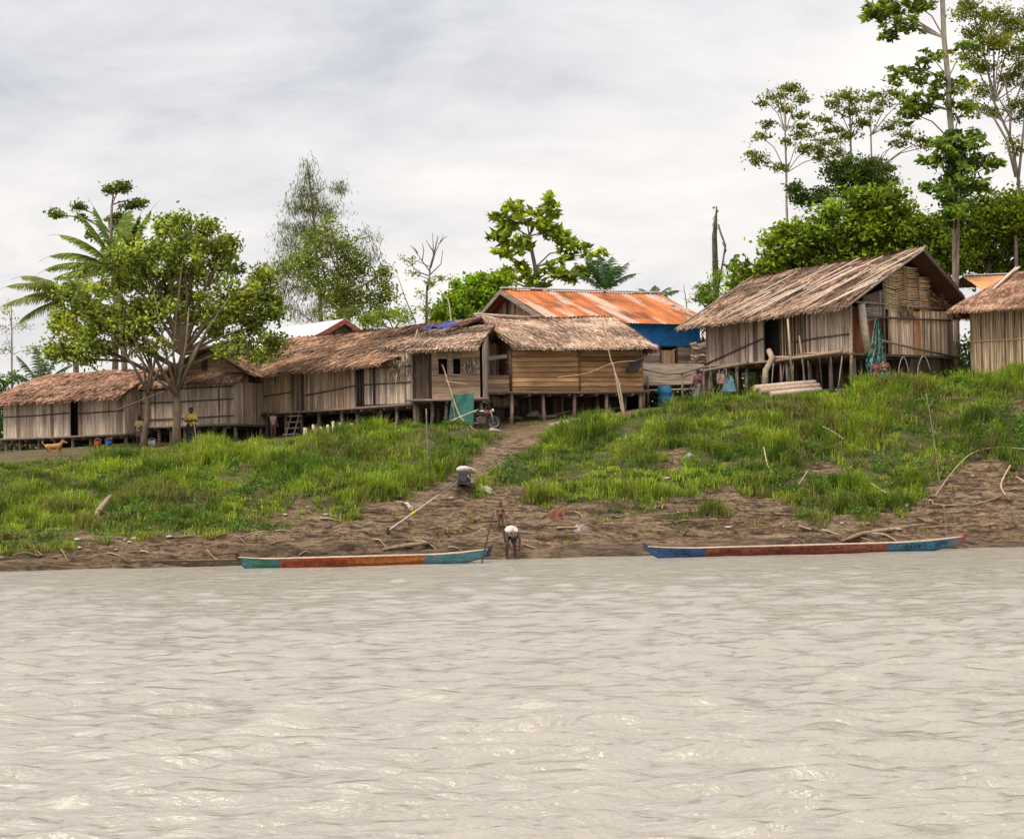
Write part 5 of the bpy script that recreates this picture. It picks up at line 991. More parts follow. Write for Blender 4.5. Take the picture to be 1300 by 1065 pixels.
def person(label, loc, rot, h, J, skin=SKIN, clothes=(), hairc=HAIR, belly=0, group=None):
    """J: joints in body heights, facing -Y; loc: ground point"""
    base = dict(pel=(0, 0, .52), che=(0, 0, .72), nek=(0, .005, .845), hed=(0, -.005, .925),
                sL=(.112, 0, .80), sR=(-.112, 0, .80), eL=(.145, .01, .63), eR=(-.145, .01, .63), wL=(.15, -.03, .49), wR=(-.15, -.03, .49),
                hL=(.052, 0, .51), hR=(-.052, 0, .51), kL=(.06, -.01, .28), kR=(-.06, -.01, .28), aL=(.062, .01, .045), aR=(-.062, .01, .045))
    base.update(J); j = {k: V3(*v)*h for k, v in base.items()}
    root = empty('person', loc, label, 'person', group); root.rotation_euler = (0, 0, rot); ORG[root.name] = V3(0, 0, 0)
    mb = MB(); H_ = h
    up = unit(j['hed']-j['nek']); fw = V3(0, -1, 0); fw = unit(fw-up*np.dot(fw, up)) if abs(np.dot(fw, up)) < .95 else V3(0, 0, -1); sd = np.cross(up, fw)
    caps(mb, j['hL']+V3(0, 0, .015*H_), j['hR']+V3(0, 0, .015*H_), .068*H_, .068*H_); caps(mb, j['pel'], j['che'], .075*H_, .085*H_)
    tw = unit(j['sL']-j['sR']); caps(mb, j['che']+tw*.045*H_, j['che']-tw*.045*H_, .072*H_, .072*H_)
    caps(mb, j['sL']-tw*.02*H_, j['sR']+tw*.02*H_, .038*H_, .038*H_)
    if belly: mb.ell((j['pel']*.6+j['che']*.4)+fw*.03*H_, .085*H_*V3(1, 1, 1), (1, 1, 1), 12, 8)
    caps(mb, (j['sL']+j['sR'])/2, j['hed']-up*.03*H_, .042*H_, .032*H_)
    caps(mb, j['hed']+up*.018*H_, j['hed']-up*.025*H_+fw*.012*H_, .056*H_, .040*H_)
    hc = j['hed']; caps(mb, hc+fw*.052*H_-up*.002*H_, hc+fw*.066*H_-up*.014*H_, .007*H_, .010*H_, n=8)
    mb.ell(hc+fw*.052*H_-up*.032*H_, (.016*H_, .009*H_, .006*H_), (1, 1, 1), 8, 5)                       # lips
    for s_ in (-1, 1):
        mb.ell(hc+sd*s_*.055*H_-up*.004*H_, (.008*H_, .011*H_, .017*H_), (1, 1, 1), 8, 6)              # ears
        mb.ell(hc+sd*s_*.022*H_+fw*.047*H_+up*.012*H_, (.013*H_, .008*H_, .006*H_), (1, 1, 1), 8, 5)     # brows
    for s_ in 'LR':
        S_, E, W_, Hh, K, A = (j[k+s_] for k in 'sewhka')
        caps(mb, S_, E, .031*H_, .024*H_); caps(mb, E, W_, .024*H_, .017*H_)
        caps(mb, Hh, K, .056*H_, .034*H_); caps(mb, K, (K*.65+A*.35), .034*H_, .036*H_); caps(mb, (K*.65+A*.35), A, .034*H_, .021*H_)
        ft = unit(V3(0, -1, 0)+V3(.15 if s_ == 'L' else -.15, 0, 0)); caps(mb, A-V3(0, 0, .02*H_)-ft*.015*H_, A+ft*.095*H_-V3(0, 0, .03*H_), .024*H_, .017*H_)
        d = unit(W_-E); side_ = unit(np.cross(d, V3(0, 1, .2))); caps(mb, W_, W_+d*.035*H_, .019*H_, .024*H_)
        pal_ = unit(np.cross(side_, d))
        for f_, l_ in ((-1.5, .036), (-.5, .043), (.5, .040), (1.5, .031)):
            r0 = W_+d*.045*H_+side_*f_*.0115*H_; m_ = r0+(d*.8-pal_*.3)*l_*.6*H_; caps(mb, r0, m_, .0058*H_, .0052*H_, n=7); caps(mb, m_, m_+(d*.6-pal_*.8)*l_*.45*H_, .0052*H_, .0042*H_, n=7)
        th = W_+d*.012*H_-side_*.018*H_; caps(mb, th, th+(d*.7-side_*.7)*.034*H_, .0075*H_, .0055*H_, n=7)
    b = mb.build('body', skin, root); fuse(b, .0052*H_ if h > 1.3 else .0058*H_, 1)
    mb = MB()
    for s_ in (-1, 1): mb.ell(hc+sd*s_*.021*H_+fw*.0500*H_+up*.002*H_, (.0075*H_,)*3, (.5, .47, .42), 8, 6); mb.ell(hc+sd*s_*.021*H_+fw*.0555*H_+up*.002*H_, (.0036*H_,)*3, (.01, .008, .007), 6, 5)
    mb.build('eyes', M['metal'], root)
    mb = MB(); caps(mb, hc+up*.026*H_-fw*.004*H_, hc-up*.006*H_-fw*.022*H_, .060*H_, .046*H_, n=14); fuse(mb.build('hair', hairc, root), .006*H_, 1)
    for kind, mat in clothes:
        mb = MB()
        if kind in ('shirt', 'vest'):
            caps(mb, j['pel']+V3(0, 0, .02*H_), j['che'], .088*H_, .098*H_); caps(mb, j['che']+tw*.048*H_, j['che']-tw*.048*H_, .084*H_, .084*H_); caps(mb, j['sL']-tw*.02*H_, j['sR']+tw*.02*H_, .047*H_, .047*H_)
            if kind == 'shirt':
                for s_ in 'LR': caps(mb, j['s'+s_], j['s'+s_]*.35+j['e'+s_]*.65, .042*H_, .040*H_)
        else:
            f_ = .62 if kind == 'shorts' else 1.0
            caps(mb, j['hL']+V3(0, 0, .02*H_), j['hR']+V3(0, 0, .02*H_), .078*H_, .078*H_)
            for s_ in 'LR':
                caps(mb, j['h'+s_], j['h'+s_]*(1-f_)+j['k'+s_]*f_, .068*H_, .056*H_)
                if kind == 'trousers': caps(mb, j['k'+s_], j['k'+s_]*.12+j['a'+s_]*.88, .052*H_, .040*H_)
        fuse(mb.build(kind, mat, root), .0075*H_, 3)
    return root
def gl(px, Y): p = gp(px, Y); return (p[0], p[1], p[2])
# bending adult at the water's edge
W0 = gpp(648, 710)
person('stooping adult in a dirty white vest, bent double at the water edge with bare legs', W0, R(10), 1.62,
       dict(pel=(0, .05, .50), che=(.0, -.15, .56), nek=(.02, -.26, .50), hed=(.03, -.31, .44), sL=(.11, -.20, .545), sR=(-.11, -.20, .545), eL=(.145, -.24, .38), eR=(-.10, -.27, .36), wL=(.13, -.27, .23), wR=(-.03, -.30, .22),
            hL=(.055, .06, .50), hR=(-.055, .06, .50), kL=(.085, -.01, .27), kR=(-.07, -.02, .27), aL=(.10, .03, .045), aR=(-.06, .04, .045)),
       clothes=[('vest', flatmat('dirty_white_cotton', (.55, .48, .41))), ('shorts', flatmat('dark_cloth', (.025, .02, .022)))])
person('naked toddler standing on the mud just behind the stooping adult', gpp(636, 674), R(-5), .95,
       dict(hed=(0, -.005, .90), nek=(0, .005, .80), sL=(.10, 0, .76), sR=(-.10, 0, .76), eL=(.125, .01, .61), eR=(-.135, .02, .62), wL=(.11, -.04, .48), wR=(-.14, -.03, .49)), skin=SKIN2, belly=1)
person('adult in yellow shirt and dark trousers, arms folded, by the spreading tree', gl(243, 85.0), R(8), 1.6,
       dict(eL=(.15, -.03, .63), eR=(-.15, -.03, .63), wL=(.03, -.12, .66), wR=(-.03, -.13, .64)), clothes=[('shirt', flatmat('yellow_cotton', (.50, .33, .05))), ('trousers', flatmat('navy_cloth', (.012, .012, .02)))])
person('small child in a pale top raising one arm, left of the rickety ladder', gl(347, 86.2), R(15), 1.15,
       dict(eR=(-.19, -.03, .86), wR=(-.23, -.06, .98), eL=(.13, .02, .62)), skin=SKIN2, clothes=[('vest', flatmat('faded_pink_cloth', (.34, .22, .18))), ('shorts', flatmat('maroon_cloth', (.10, .04, .04)))])
person('person in pale clothes half hidden behind the slanting tree trunk', gl(177, 85.6), R(-20), 1.35,
       dict(eL=(.14, -.05, .64), wL=(.08, -.15, .60)), clothes=[('shirt', flatmat('cream_cloth', (.42, .34, .17))), ('shorts', flatmat('brown_cloth', (.14, .09, .07)))])
person('adult in a maroon shirt and grey trousers walking beside the plank landing', gl(887, 85.6), R(-60), 1.62,
       dict(eR=(-.17, -.03, .64), wR=(-.22, -.10, .52), kL=(.06, -.06, .29), aL=(.06, -.08, .05), aR=(-.06, .09, .06)), clothes=[('shirt', flatmat('maroon_print', (.12, .035, .045))), ('trousers', flatmat('grey_cloth', (.13, .13, .12)))])
person('slim child in dark red clothes standing beside the hanging fishing net', gl(1113, 80.6), R(6), 1.28,
       dict(eL=(.13, -.03, .64), wL=(.07, -.12, .60)), clothes=[('vest', flatmat('dull_red_cloth', (.16, .045, .05))), ('trousers', flatmat('dull_plum_cloth', (.13, .05, .07)))])
person('bare-chested child in green shorts, right of the child in dark red', gl(1124, 80.3), R(-8), 1.32,
       dict(eL=(.15, -.0, .64), wR=(-.06, -.12, .62), eR=(-.14, -.03, .64)), skin=SKIN2, belly=1, clothes=[('shorts', flatmat('green_cloth', (.05, .26, .22)))])
# dog
dg = gp(68, 82.5); root = empty('dog', dg, 'ginger dog walking on the bare ground below the leftmost stilt house', 'dog'); ORG[root.name] = V3(0, 0, 0); root.rotation_euler = (0, 0, R(4)); mb = MB()
caps(mb, (-.26, 0, .42), (.0, 0, .41), .105, .11); caps(mb, (.0, 0, .41), (.22, 0, .43), .115, .13); caps(mb, (.24, 0, .47), (.37, 0, .58), .085, .065); caps(mb, (.38, 0, .60), (.43, 0, .60), .075, .06); caps(mb, (.46, 0, .585), (.56, 0, .565), .04, .028)
for s_ in (-1, 1):
    caps(mb, (.39, s_*.045, .65), (.37, s_*.07, .71), .026, .008, n=8); f_ = .06*s_
    caps(mb, (.22, s_*.07, .38), (.23+f_, s_*.075, .22), .055, .032); caps(mb, (.23+f_, s_*.075, .22), (.22+1.6*f_, s_*.075, .04), .028, .021); caps(mb, (.22+1.6*f_, s_*.075, .025), (.27+1.6*f_, s_*.075, .022), .024, .02)
    caps(mb, (-.25, s_*.06, .40), (-.20-f_, s_*.075, .26), .085, .045); caps(mb, (-.20-f_, s_*.075, .26), (-.31-f_, s_*.075, .16), .038, .024); caps(mb, (-.31-f_, s_*.075, .16), (-.28-1.5*f_, s_*.075, .03), .023, .019); caps(mb, (-.28-1.5*f_, s_*.075, .022), (-.23-1.5*f_, s_*.075, .02), .022, .018)
for a_, b_, r0, r1 in (((-.35, 0, .46), (-.46, 0, .58), .03, .025), ((-.46, 0, .58), (-.42, 0, .70), .025, .012)): caps(mb, a_, b_, r0, r1, n=8)
fuse(mb.build('body', flatmat('ginger_fur', (.36, .17, .055)), root), .011, 2)
mb = MB(); mb.ell((.585, 0, .575), .016, (.01, .01, .01), 8, 6)
for s_ in (-1, 1): mb.ell((.49, s_*.038, .62), .011, (.01, .01, .01), 8, 6)
mb.build('nose_and_eyes', M['metal'], root)
# ================================================================ boats
def canoe(label, pL, pR, wid, hgt, paint, tipL, tipR, name='canoe', rim=(.55, .42, .32), marks=(), riseL=.16, riseR=.28):
    pL = np.array(pL); pR = np.array(pR); L_ = np.linalg.norm(pR-pL); ux = (pR-pL)/L_; uy = V3(-ux[1], ux[0], 0); root = empty(name, (pL+pR)/2, label, 'boat'); n = 120
    prof = lambda s: (wid/2*(np.clip(math.sin(math.pi*np.clip(.035+s*.93, 0, 1)), 0, 1)**.42)*(.15+.85*min(1, s*9, (1-s)*9)), )
    def top(s): return hgt+riseL*max(0, 1-s*7)**1.6+riseR*max(0, 1-(1-s)*4.2)**1.7
    def bot(s): return -.08+(.20+riseL)*max(0, 1-s*22)**1.5+(.12+riseR*.9)*max(0, 1-(1-s)*7)**1.5
    secs = []
    K = 7; wall = .03
    for i in range(n+1):
        s = i/n; w_ = max(prof(s)[0], .03); t = top(s); b = bot(s); out = []; inn = []
        for k in range(-K, K+1):
            a = k/K; y = w_*np.sign(a)*abs(a)**.55; z = b+(t-b)*abs(a)**1.7
            wob = .008*(vn(np.array(s*30), np.array(a*3.), 700)-.5); out.append(pL+ux*s*L_+uy*(y+wob)+V3(0, 0, z)); inn.append(pL+ux*s*L_+uy*(y*max(0, (w_-wall)/w_))+V3(0, 0, b+wall+(t-b-wall)*abs(a)**1.7))
        secs.append(out+inn[::-1])
    m = 2*(2*K+1); V = np.array(secs).reshape(-1, 3); F = []; C = []
    for i in range(n):
        for k in range(m):
            F.append([i*m+k, (i+1)*m+k, (i+1)*m+(k+1) % m, i*m+(k+1) % m]); s = (i+.5)/n
            oz = k < 2*K; c = np.array(paint(s, abs((k+.5-K)/K)) if oz else (.30, .20, .13)); C.append(np.clip(c*random.uniform(.88, 1.1), 0, 1))
    mb = MB(); mb.add(V, F, C, False); mb.add(V[:m], [list(range(m))[::-1]], C[0]); mb.add(V[-m:], [list(range(m))], C[-1]); mb.build('hull', M['paint'], root)
    for sg in (-1, 1):
        mb = MB(); pts = []
        for i in range(0, n+1, 2): s = i/n; w_ = max(prof(s)[0], .03); pts.append(pL+ux*s*L_+uy*sg*(w_+.004)+V3(0, 0, top(s)+.012))
        mb.tube(pts, .017, rim, 5); mb.build('gunwale', M['pole'], root)
    for (tip, s) in ((tipL, 0), (tipR, 1)):
        if tip is None: continue
        sg = -1 if s == 0 else 1; p = pL+ux*s*L_; t = top(s); b = bot(s); mb = MB(); e = tip[1]
        a0 = [p+V3(0, 0, b)-uy*.04, p+V3(0, 0, b)+uy*.04, p+V3(0, 0, t+.02)+uy*.045, p+V3(0, 0, t+.02)-uy*.045]
        mb.hexa([p+ux*sg*(-.10)+V3(0, 0, b)-uy*.05, p+ux*sg*(-.10)+V3(0, 0, b)+uy*.05, p+ux*sg*.04+V3(0, 0, b)+uy*.03, p+ux*sg*.04+V3(0, 0, b)-uy*.03] if sg > 0 else [p+ux*.10+V3(0, 0, b)-uy*.05, p+ux*-.04+V3(0, 0, b)-uy*.03, p+ux*-.04+V3(0, 0, b)+uy*.03, p+ux*.10+V3(0, 0, b)+uy*.05],
                [q+ux*sg*e+V3(0, 0, 0) for q in ([p+V3(0, 0, t+.10)-ux*sg*.12-uy*.05, p+V3(0, 0, t+.10)-ux*sg*.12+uy*.05, p+V3(0, 0, t+.14)+uy*.03, p+V3(0, 0, t+.14)-uy*.03] if sg > 0 else [p+V3(0, 0, t+.10)-ux*sg*.12-uy*.05, p+V3(0, 0, t+.14)-uy*.03, p+V3(0, 0, t+.14)+uy*.03, p+V3(0, 0, t+.10)-ux*sg*.12+uy*.05])], tip[0])
        mb.build('stem', M['paint'], root)
    for i in range(4):
        s = .18+.2*i; w_ = prof(s)[0]; mb = MB(); mb.box(pL+ux*s*L_+V3(0, 0, top(s)-.07), (.16, w_*1.9, .02), (.3, .2, .13), ax=ux); mb.build('thwart', M['hwood'], root)
    if marks:                                                     # worn painted strokes on the river side
        for (s0, s1, v0, v1, col) in marks:
            mb = MB(); s = s0
            while s < s1:
                wq = random.uniform(.035, .07)/L_*1.0; kind = random.randint(0, 3)
                w_ = prof(s)[0]; t = top(s); b = bot(s)
                def pt(ss, v):
                    a = ((v-0)**(1/1.7)); return pL+ux*ss*L_-uy*(w_*a**.55+.010)+V3(0, 0, b+(t-b)*v)
                def stroke(sa, va, sb, vb, th=.016):
                    A_ = pt(sa, va); B_ = pt(sb, vb); d = unit(B_-A_); nn_ = unit(np.cross(d, -uy))*th/2; mb.add([A_-nn_, B_-nn_, B_+nn_, A_+nn_], [[0, 1, 2, 3]], np.array(col)*random.uniform(.8, 1.2)); mb.add([A_-nn_+uy*.004, B_-nn_+uy*.004, B_+nn_+uy*.004, A_+nn_+uy*.004], [[3, 2, 1, 0]], col)
                a_, b_ = v0, v1; e = s+wq
                if kind == 0: stroke(s, a_, s, b_); stroke(s, b_, e, b_); stroke(s, (a_+b_)/2, e, (a_+b_)/2)
                elif kind == 1: stroke(s, a_, (s+e)/2, b_); stroke((s+e)/2, b_, e, a_)
                elif kind == 2: stroke(s, a_, s, b_); stroke(e, a_, e, b_); stroke(s, b_, e, a_)
                else: stroke(s, a_, s, b_); stroke(s, a_, e, a_); stroke(e, a_, e, b_)
                s = e+random.uniform(.02, .05)/L_
            mb.build('painted_marks', M['paint'], root)
    return root
def pA_(s, v):
    if s < .155: c = (.05, .155, .165) if not .05 < s < .12 or v < .3 else (.04, .15, .09)
    elif s < .735: c = (.42, .085, .03)
    else: c = (.09, .235, .27)
    if .735 > s >= .155 and random.random() < .25: c = (.33, .10, .03)
    return np.array(c)*(.55 if v < .35 else 1)
a = onwater(302, 722.5); b = onwater(619, 713.5); a[2] = b[2] = .03
canoe('long canoe with a bright orange middle and teal ends, moored by the stooping adult', a, b, .62, .235, pA_, ((.06, .035, .03), .08), ((.035, .04, .06), .18), marks=[(.17, .42, .42, .8, (.16, .03, .02)), (.46, .73, .45, .82, (.60, .30, .05))], riseL=.07, riseR=.11)
def pB_(s, v):
    if s < .165: c = (.035, .09, .20)
    elif s < .745: c = (.25, .065, .045) if s < .6 else (.27, .085, .06)
    else: c = (.05, .17, .26) if s < .95 else (.16, .15, .17)
    if random.random() < .12: c = np.array(c)*.6
    return np.array(c)*(.5 if v < .3 else 1)
a = onwater(822, 708.9); b = onwater(1222, 697.5); a[2] = .03; b[2] = .03
canoe('long faded canoe, dark blue and brick red with a blue bow, moored on the right', a, b, .66, .24, pB_, ((.05, .06, .10), .16), ((.26, .06, .06), .16), marks=[(.03, .12, .45, .8, (.015, .03, .07)), (.21, .26, .45, .8, (.06, .02, .02)), (.34, .52, .45, .8, (.10, .03, .025)), (.80, .85, .45, .8, (.02, .05, .08)), (.90, .94, .45, .8, (.02, .05, .1))], riseL=.08, riseR=.13)
a = onwater(176, 720.0); b = onwater(335, 717.5); a[2] = b[2] = -.02
canoe('low bare dugout lying dark in the water behind the orange canoe', a, b, .5, .20, lambda s, v: np.array((.13, .09, .065))*random.uniform(.8, 1.1), None, None, name='dugout', rim=(.16, .11, .08), riseL=.03, riseR=.03)
# ---------------------------------------------------------------- poles and small bank things
def smooth(pts, k=5):
    p = [np.array(q, float) for q in pts]; p = [2*p[0]-p[1]]+p+[2*p[-1]-p[-2]]; out = []
    for i in range(1, len(p)-2):
        for t in np.arange(k)/k: out.append(.5*(2*p[i]+(p[i+1]-p[i-1])*t+(2*p[i-1]-5*p[i]+4*p[i+1]-p[i+2])*t*t+(3*p[i]-p[i-1]-3*p[i+1]+p[i+2])*t**3))
    return out+[p[-2]]
def stick(name, label, pts, r, c, cat='pole', group=None, mat='pole', n=7):
    if len(pts) > 2 and np.isscalar(r): pts = smooth(pts)
    mb = MB(); m = len(pts); rr_ = r if not np.isscalar(r) else [r*(1-.35*i/max(1, m-1)) for i in range(m)]; mb.tube(pts, rr_, cvar(c, .1)[0], n)
    return tag(mb.build(name, M[mat]), label, cat, group)
def up_from(px, py0, px1, py1, lean=0, Y=None):
    g = gpp(px, py0); t = P(px1, py1, g[1]+lean); return [g-V3(0, 0, .15), (g+t)/2+V3(.02, 0, 0), t]
a = onwater(609, 714); t = P(627, 650, a[1]+.3); stick('mooring_pole', 'dark slanting pole stuck in the water beside the teal bow of the orange canoe', [a-V3(.03, 0, .4), (a+t)/2+V3(.02, 0, 0), t], .028, (.07, .045, .035))
stick('mooring_pole', 'short thin stake standing behind the teal stern of the orange canoe', up_from(350, 712, 350, 684), .022, (.10, .075, .06))
stick('pole', 'upright grey pole standing in the grass left of the footpath', up_from(543, 612, 541, 519), .035, (.22, .18, .14))
stick('pole', 'leaning thin grey pole in the tall grass above the shovel', up_from(1194, 616, 1176, 500), .025, (.27, .22, .16))
stick('mooring_pole', 'thin stake between the blue bow on the right and the bent vine', up_from(1202, 690, 1198, 640), .03, (.20, .15, .10))
stick('pole', 'thin pale pole rising over the blue tarpaulin', [P(574, 420, 85), P(570, 385, 85), P(566, 378, 85), P(556, 366, 85)], .035, (.50, .42, .30))
stick('pole', 'dark slanting branch propped across the slanting tree trunk', [P(146, 522, 83.6), P(180, 508, 83.6), P(208, 497, 83.6)], .04, (.12, .09, .07))
stick('walking_stick', 'pale stick standing beside the adult in the yellow shirt', up_from(250, 561, 246, 535), .02, (.45, .33, .12))
stick('pole', 'pale bamboo pole leaning on the small planked house and reaching down into the grass', [gp(606, 80.5, -.1), P(585, 530, 81.0), P(572, 495, 81.2), P(562, 463, 81.4)], .032, (.52, .42, .24))
stick('pole', 'brown pole crossing the pale bamboo pole below the open window', [gp(580, 80.9, -.1), P(571, 490, 81.3), P(560, 462, 81.4)], .03, (.22, .14, .09))
stick('pole', 'thin horizontal bamboo tied to the crossed poles', [P(566, 484, 81.3), P(596, 488, 81.3)], .02, (.5, .4, .25))
stick('pole', 'pale pole lying low across the grass in front of the green sheet', [gp(566, 79.8, .15), P(585, 529, 80.3), P(607, 520, 80.8)], .03, (.52, .42, .32))
stick('pole', 'tall thin pole leaning against the front of the honey-coloured planks', [gp(791, 82.4, -.1), P(780, 470, 82.8), P(775, 455, 83.0), P(764, 405, 83.2)], .035, (.36, .27, .18))
stick('pole', 'cut bamboo foot propped where the thin pole leans on the honey-coloured planks', [gp(793, 82.2, -.1), P(787, 492, 82.3), P(781, 474, 82.4)], .05, (.42, .33, .22))
stick('pole', 'thin crossbar tied across the honey-coloured planks', [P(708, 479, 83.2), P(745, 474, 83.0), P(778, 461, 82.9), P(808, 458, 83.2)], .018, (.46, .33, .2))
# logs stacked by the biggest house
for k, (x0, y0, x1, y1, dy, lab) in enumerate([(958, 493, 1035, 486, 0, 'topmost pale log of the stack beside the biggest thatched house'), (965, 497, 1040, 490, -.25, 'middle reddish log of the stack beside the biggest thatched house'), (978, 501, 1042, 495, -.5, 'lowest log of the stack beside the biggest thatched house, half in the grass')]):
    stick('log', lab, [P(x0, y0, 80.0+dy), P((x0+x1)/2, (y0+y1)/2, 80.4+dy), P(x1, y1, 80.8+dy)], [.13, .14, .12], [(.46, .35, .27), (.36, .24, .18), (.40, .31, .24)][k], 'log', 'logs stacked beside the biggest thatched house', n=12)
stick('log', 'long squared grey log lying on bare ground before the honey-coloured planked house', [gp(697, 81.5, .10), gp(725, 81.7, .12), gp(750, 81.9, .10)], [.14, .15, .13], (.30, .24, .19), 'log', n=8)
stick('log', 'small pinkish log lying beside the motorcycle', [gp(622, 80.8, .08), gp(636, 81.0, .08)], .09, (.42, .32, .26), 'log', n=8)
stick('log', 'weathered pale log half buried in the lower grass on the left', [gpp(118, 660)+V3(0, 0, .05), gpp(128, 652)+V3(0, 0, .2), gpp(140, 643)+V3(0, 0, .35)], [.07, .11, .08], (.27, .20, .14), 'log', mat='bark', n=9)
stick('driftwood', 'pale dead branch bending out of the grass below the weathered log', [gpp(98, 670)+V3(0, 0, .05), gpp(108, 663)+V3(0, 0, .08), gpp(120, 661)+V3(0, 0, .1)], .05, (.36, .31, .2), 'driftwood')
stick('stump', 'small pale stump poking out of the grass below the spreading tree', [gpp(232, 592)-V3(0, 0, .1), gpp(232, 590)+V3(.05, 0, .3)], [.16, .12], (.36, .28, .2), 'stump', mat='bark', n=8)
# shovel
s0 = gpp(1105, 622)+V3(0, 0, .25); s1 = gpp(1146, 644)+V3(0, 0, .12); s2 = gpp(1158, 650)+V3(0, 0, .06); sv = empty('shovel', s1, 'shovel with a pale blade and a long wooden handle lying on the mud', 'shovel')
mb = MB(); mb.tube([s0, (s0+s1)/2+V3(0, 0, .02), s1], .024, (.45, .33, .2)); mb.build('handle', M['pole'], sv)
d = unit(s2-s1); sd_ = unit(np.cross(d, V3(0, -.6, 1))); nn = np.cross(sd_, d); mb = MB(); V = []; 
for i in range(7):
    t = i/6; w_ = .14*(1-max(0, t-.6)*1.6)*(.75+.25*min(1, t*4))
    for k in range(5): a_ = (k-2)/2; V.append(s1+d*(t*.42)+sd_*a_*w_+nn*(.03*a_*a_))
m = len(V); V += [p-nn*.006 for p in V]; F = []
for i in range(6):
    for k in range(4): q = i*5+k; F += [[q, q+1, q+6, q+5], [m+q, m+q+5, m+q+6, m+q+1]]
mb.add(V, F, (.42, .36, .32)); mb.build('blade', M['metal'], sv)
# bent vines and roots on the right
vv = lambda l: [gpp(a_, b_)+V3(0, 0, dz) for a_, b_, dz in l]
stick('bent_vine', 'long pale vine arching over the mud and bending back sharply, far right of the bank', vv([(1320, 582, .3), (1290, 581, .35), (1262, 582, .4), (1235, 587, .35), (1215, 603, .3), (1198, 622, .22), (1184, 640, .1), (1190, 643, .08), (1212, 644, .08), (1245, 641, .08), (1271, 634, .12)]), .022, (.46, .33, .2), 'vine')
stick('root', 'crooked pale root hanging down the muddy bank right of the bent vine', vv([(1283, 598, .2), (1276, 612, .25), (1271, 625, .2), (1281, 637, .08)]), .04, (.44, .31, .2), 'root')
stick('root', 'forked grey root at the right edge of the mud', vv([(1290, 612, .2), (1300, 618, .2), (1310, 625, .1)]), .035, (.34, .25, .18), 'root')
stick('driftwood', 'smooth flat bank of driftwood trunk lying just above the right-hand canoe', vv([(1068, 690, .08), (1095, 682, .12), (1130, 676, .1), (1175, 668, .06)]), [.05, .07, .07, .03], (.25, .175, .115), 'driftwood', mat='bark')
stick('driftwood', 'dark plank of driftwood lying behind the orange canoe', vv([(486, 700, .06), (520, 696, .1), (548, 691, .06)]), [.05, .08, .04], (.24, .16, .11), 'driftwood', mat='bark')
stick('branch', 'thin curved branch hanging in the grass left of the leaning grey pole', vv([(970, 585, .5), (976, 600, .2), (990, 608, .1), (1003, 603, .15)]), .022, (.42, .40, .2), 'branch')
stick('branch', 'bleached twig lying in the grass above the shovel handle', vv([(1045, 555, .4), (1058, 560, .35), (1072, 568, .3)]), .028, (.42, .36, .28), 'branch')
stick('branch', 'pale stick poking from the mud left of the tall grass edge', vv([(1013, 620, .1), (1026, 608, .3)]), .022, (.46, .38, .3), 'branch')
stick('branch', 'red-brown fallen twig under the bleached twig', vv([(1042, 576, .15), (1058, 574, .2), (1070, 568, .25)]), .03, (.22, .09, .06), 'branch')
# small driftwood and litter strewn on the mud: group members alike
for i in range(46):
    px = random.uniform(10, 1290); lo = float(np.interp(px, gx, gy))+8; hi = 716-.0238*px; py = random.uniform(lo, max(lo+6, hi)); g = gpp(px, py); a_ = random.uniform(-.5, .5); l_ = random.uniform(.12, .5)
    d = V3(math.cos(a_), math.sin(a_), 0)*l_; p0 = g-d; p1 = g+d; p0[2] = G(p0[0], p0[1])+.03; p1[2] = G(p1[0], p1[1])+.03
    stick('driftwood_piece', 'short stick of driftwood on the mud below the grass edge', [p0, g+V3(0, 0, .05), p1], random.uniform(.015, .04), random.choice([(.30, .21, .14), (.14, .095, .065), (.38, .29, .2)]), 'driftwood', 'driftwood scattered on the mud', n=5)
for i in range(30):
    px = random.uniform(20, 1290); lo = float(np.interp(px, gx, gy))-4; hi = 706-.0238*px; py = random.uniform(lo, max(lo+6, hi))
    if i < 8: px, py = [(573, 633), (478, 632), (488, 628), (625, 563), (640, 605), (862, 605), (846, 608), (540, 620)][i]
    g = gpp(px, py); r_1 = random.uniform(.03, .075); mb = MB(); mb.ell(g+V3(0, 0, r_1*.4), (r_1*random.uniform(1, 2), r_1, r_1*.6), cvar(random.choice([(.48, .44, .39), (.36, .30, .23), (.5, .45, .37)]), .1)[0], 7, 5, j=.25)
    tag(mb.build('pale_scrap', M['stone']), 'small pale scrap lying on the mud or grass edge', 'scrap', 'pale scraps scattered over the bank')
# rag heaps
def rag(label, px, py, wpx, c, cat='cloth', hgt=.14, c2=None):
    g = gpp(px, py); k_ = g[1]/FPX; w_ = wpx*k_; nx, ny = 16, 7; V = []
    for j in range(ny):
        for i in range(nx):
            x_ = (i/(nx-1)-.5)*w_; y_ = (j/(ny-1)-.5)*w_*.5; e = max(0, 1-(abs(x_)/w_*2)**3)*max(0, 1-(abs(y_)/(w_*.5)*2)**3); gx_, gy_ = g[0]+x_*(.55+.5*vn(np.array(j*.9), np.array(px*1.), 6))+.25*w_*(vn(np.array(j*.8), np.array(px*2.), 7)-.5), g[1]+y_*(.5+.7*vn(np.array(i*.5), np.array(px*3.), 8))
            V.append(V3(gx_, gy_, G(gx_, gy_)+.015+e*hgt*vn(np.array(i*.6+px), np.array(j*.7), 3)))
    mb = MB(); F = [[j*nx+i, j*nx+i+1, (j+1)*nx+i+1, (j+1)*nx+i] for j in range(ny-1) for i in range(nx-1)]; m = len(V)
    V2 = V+[p-V3(0, 0, .012) for p in V]; F2 = F+[[m+f[3], m+f[2], m+f[1], m+f[0]] for f in F]
    C = [np.array(c2 if c2 and random.random() < .3 else c)*random.uniform(.8, 1.15) for _ in F2]; mb.add(V2, F2, C, True); return tag(mb.build('cloth' if cat == 'cloth' else 'plastic_bag', M['cloth']), label, cat)
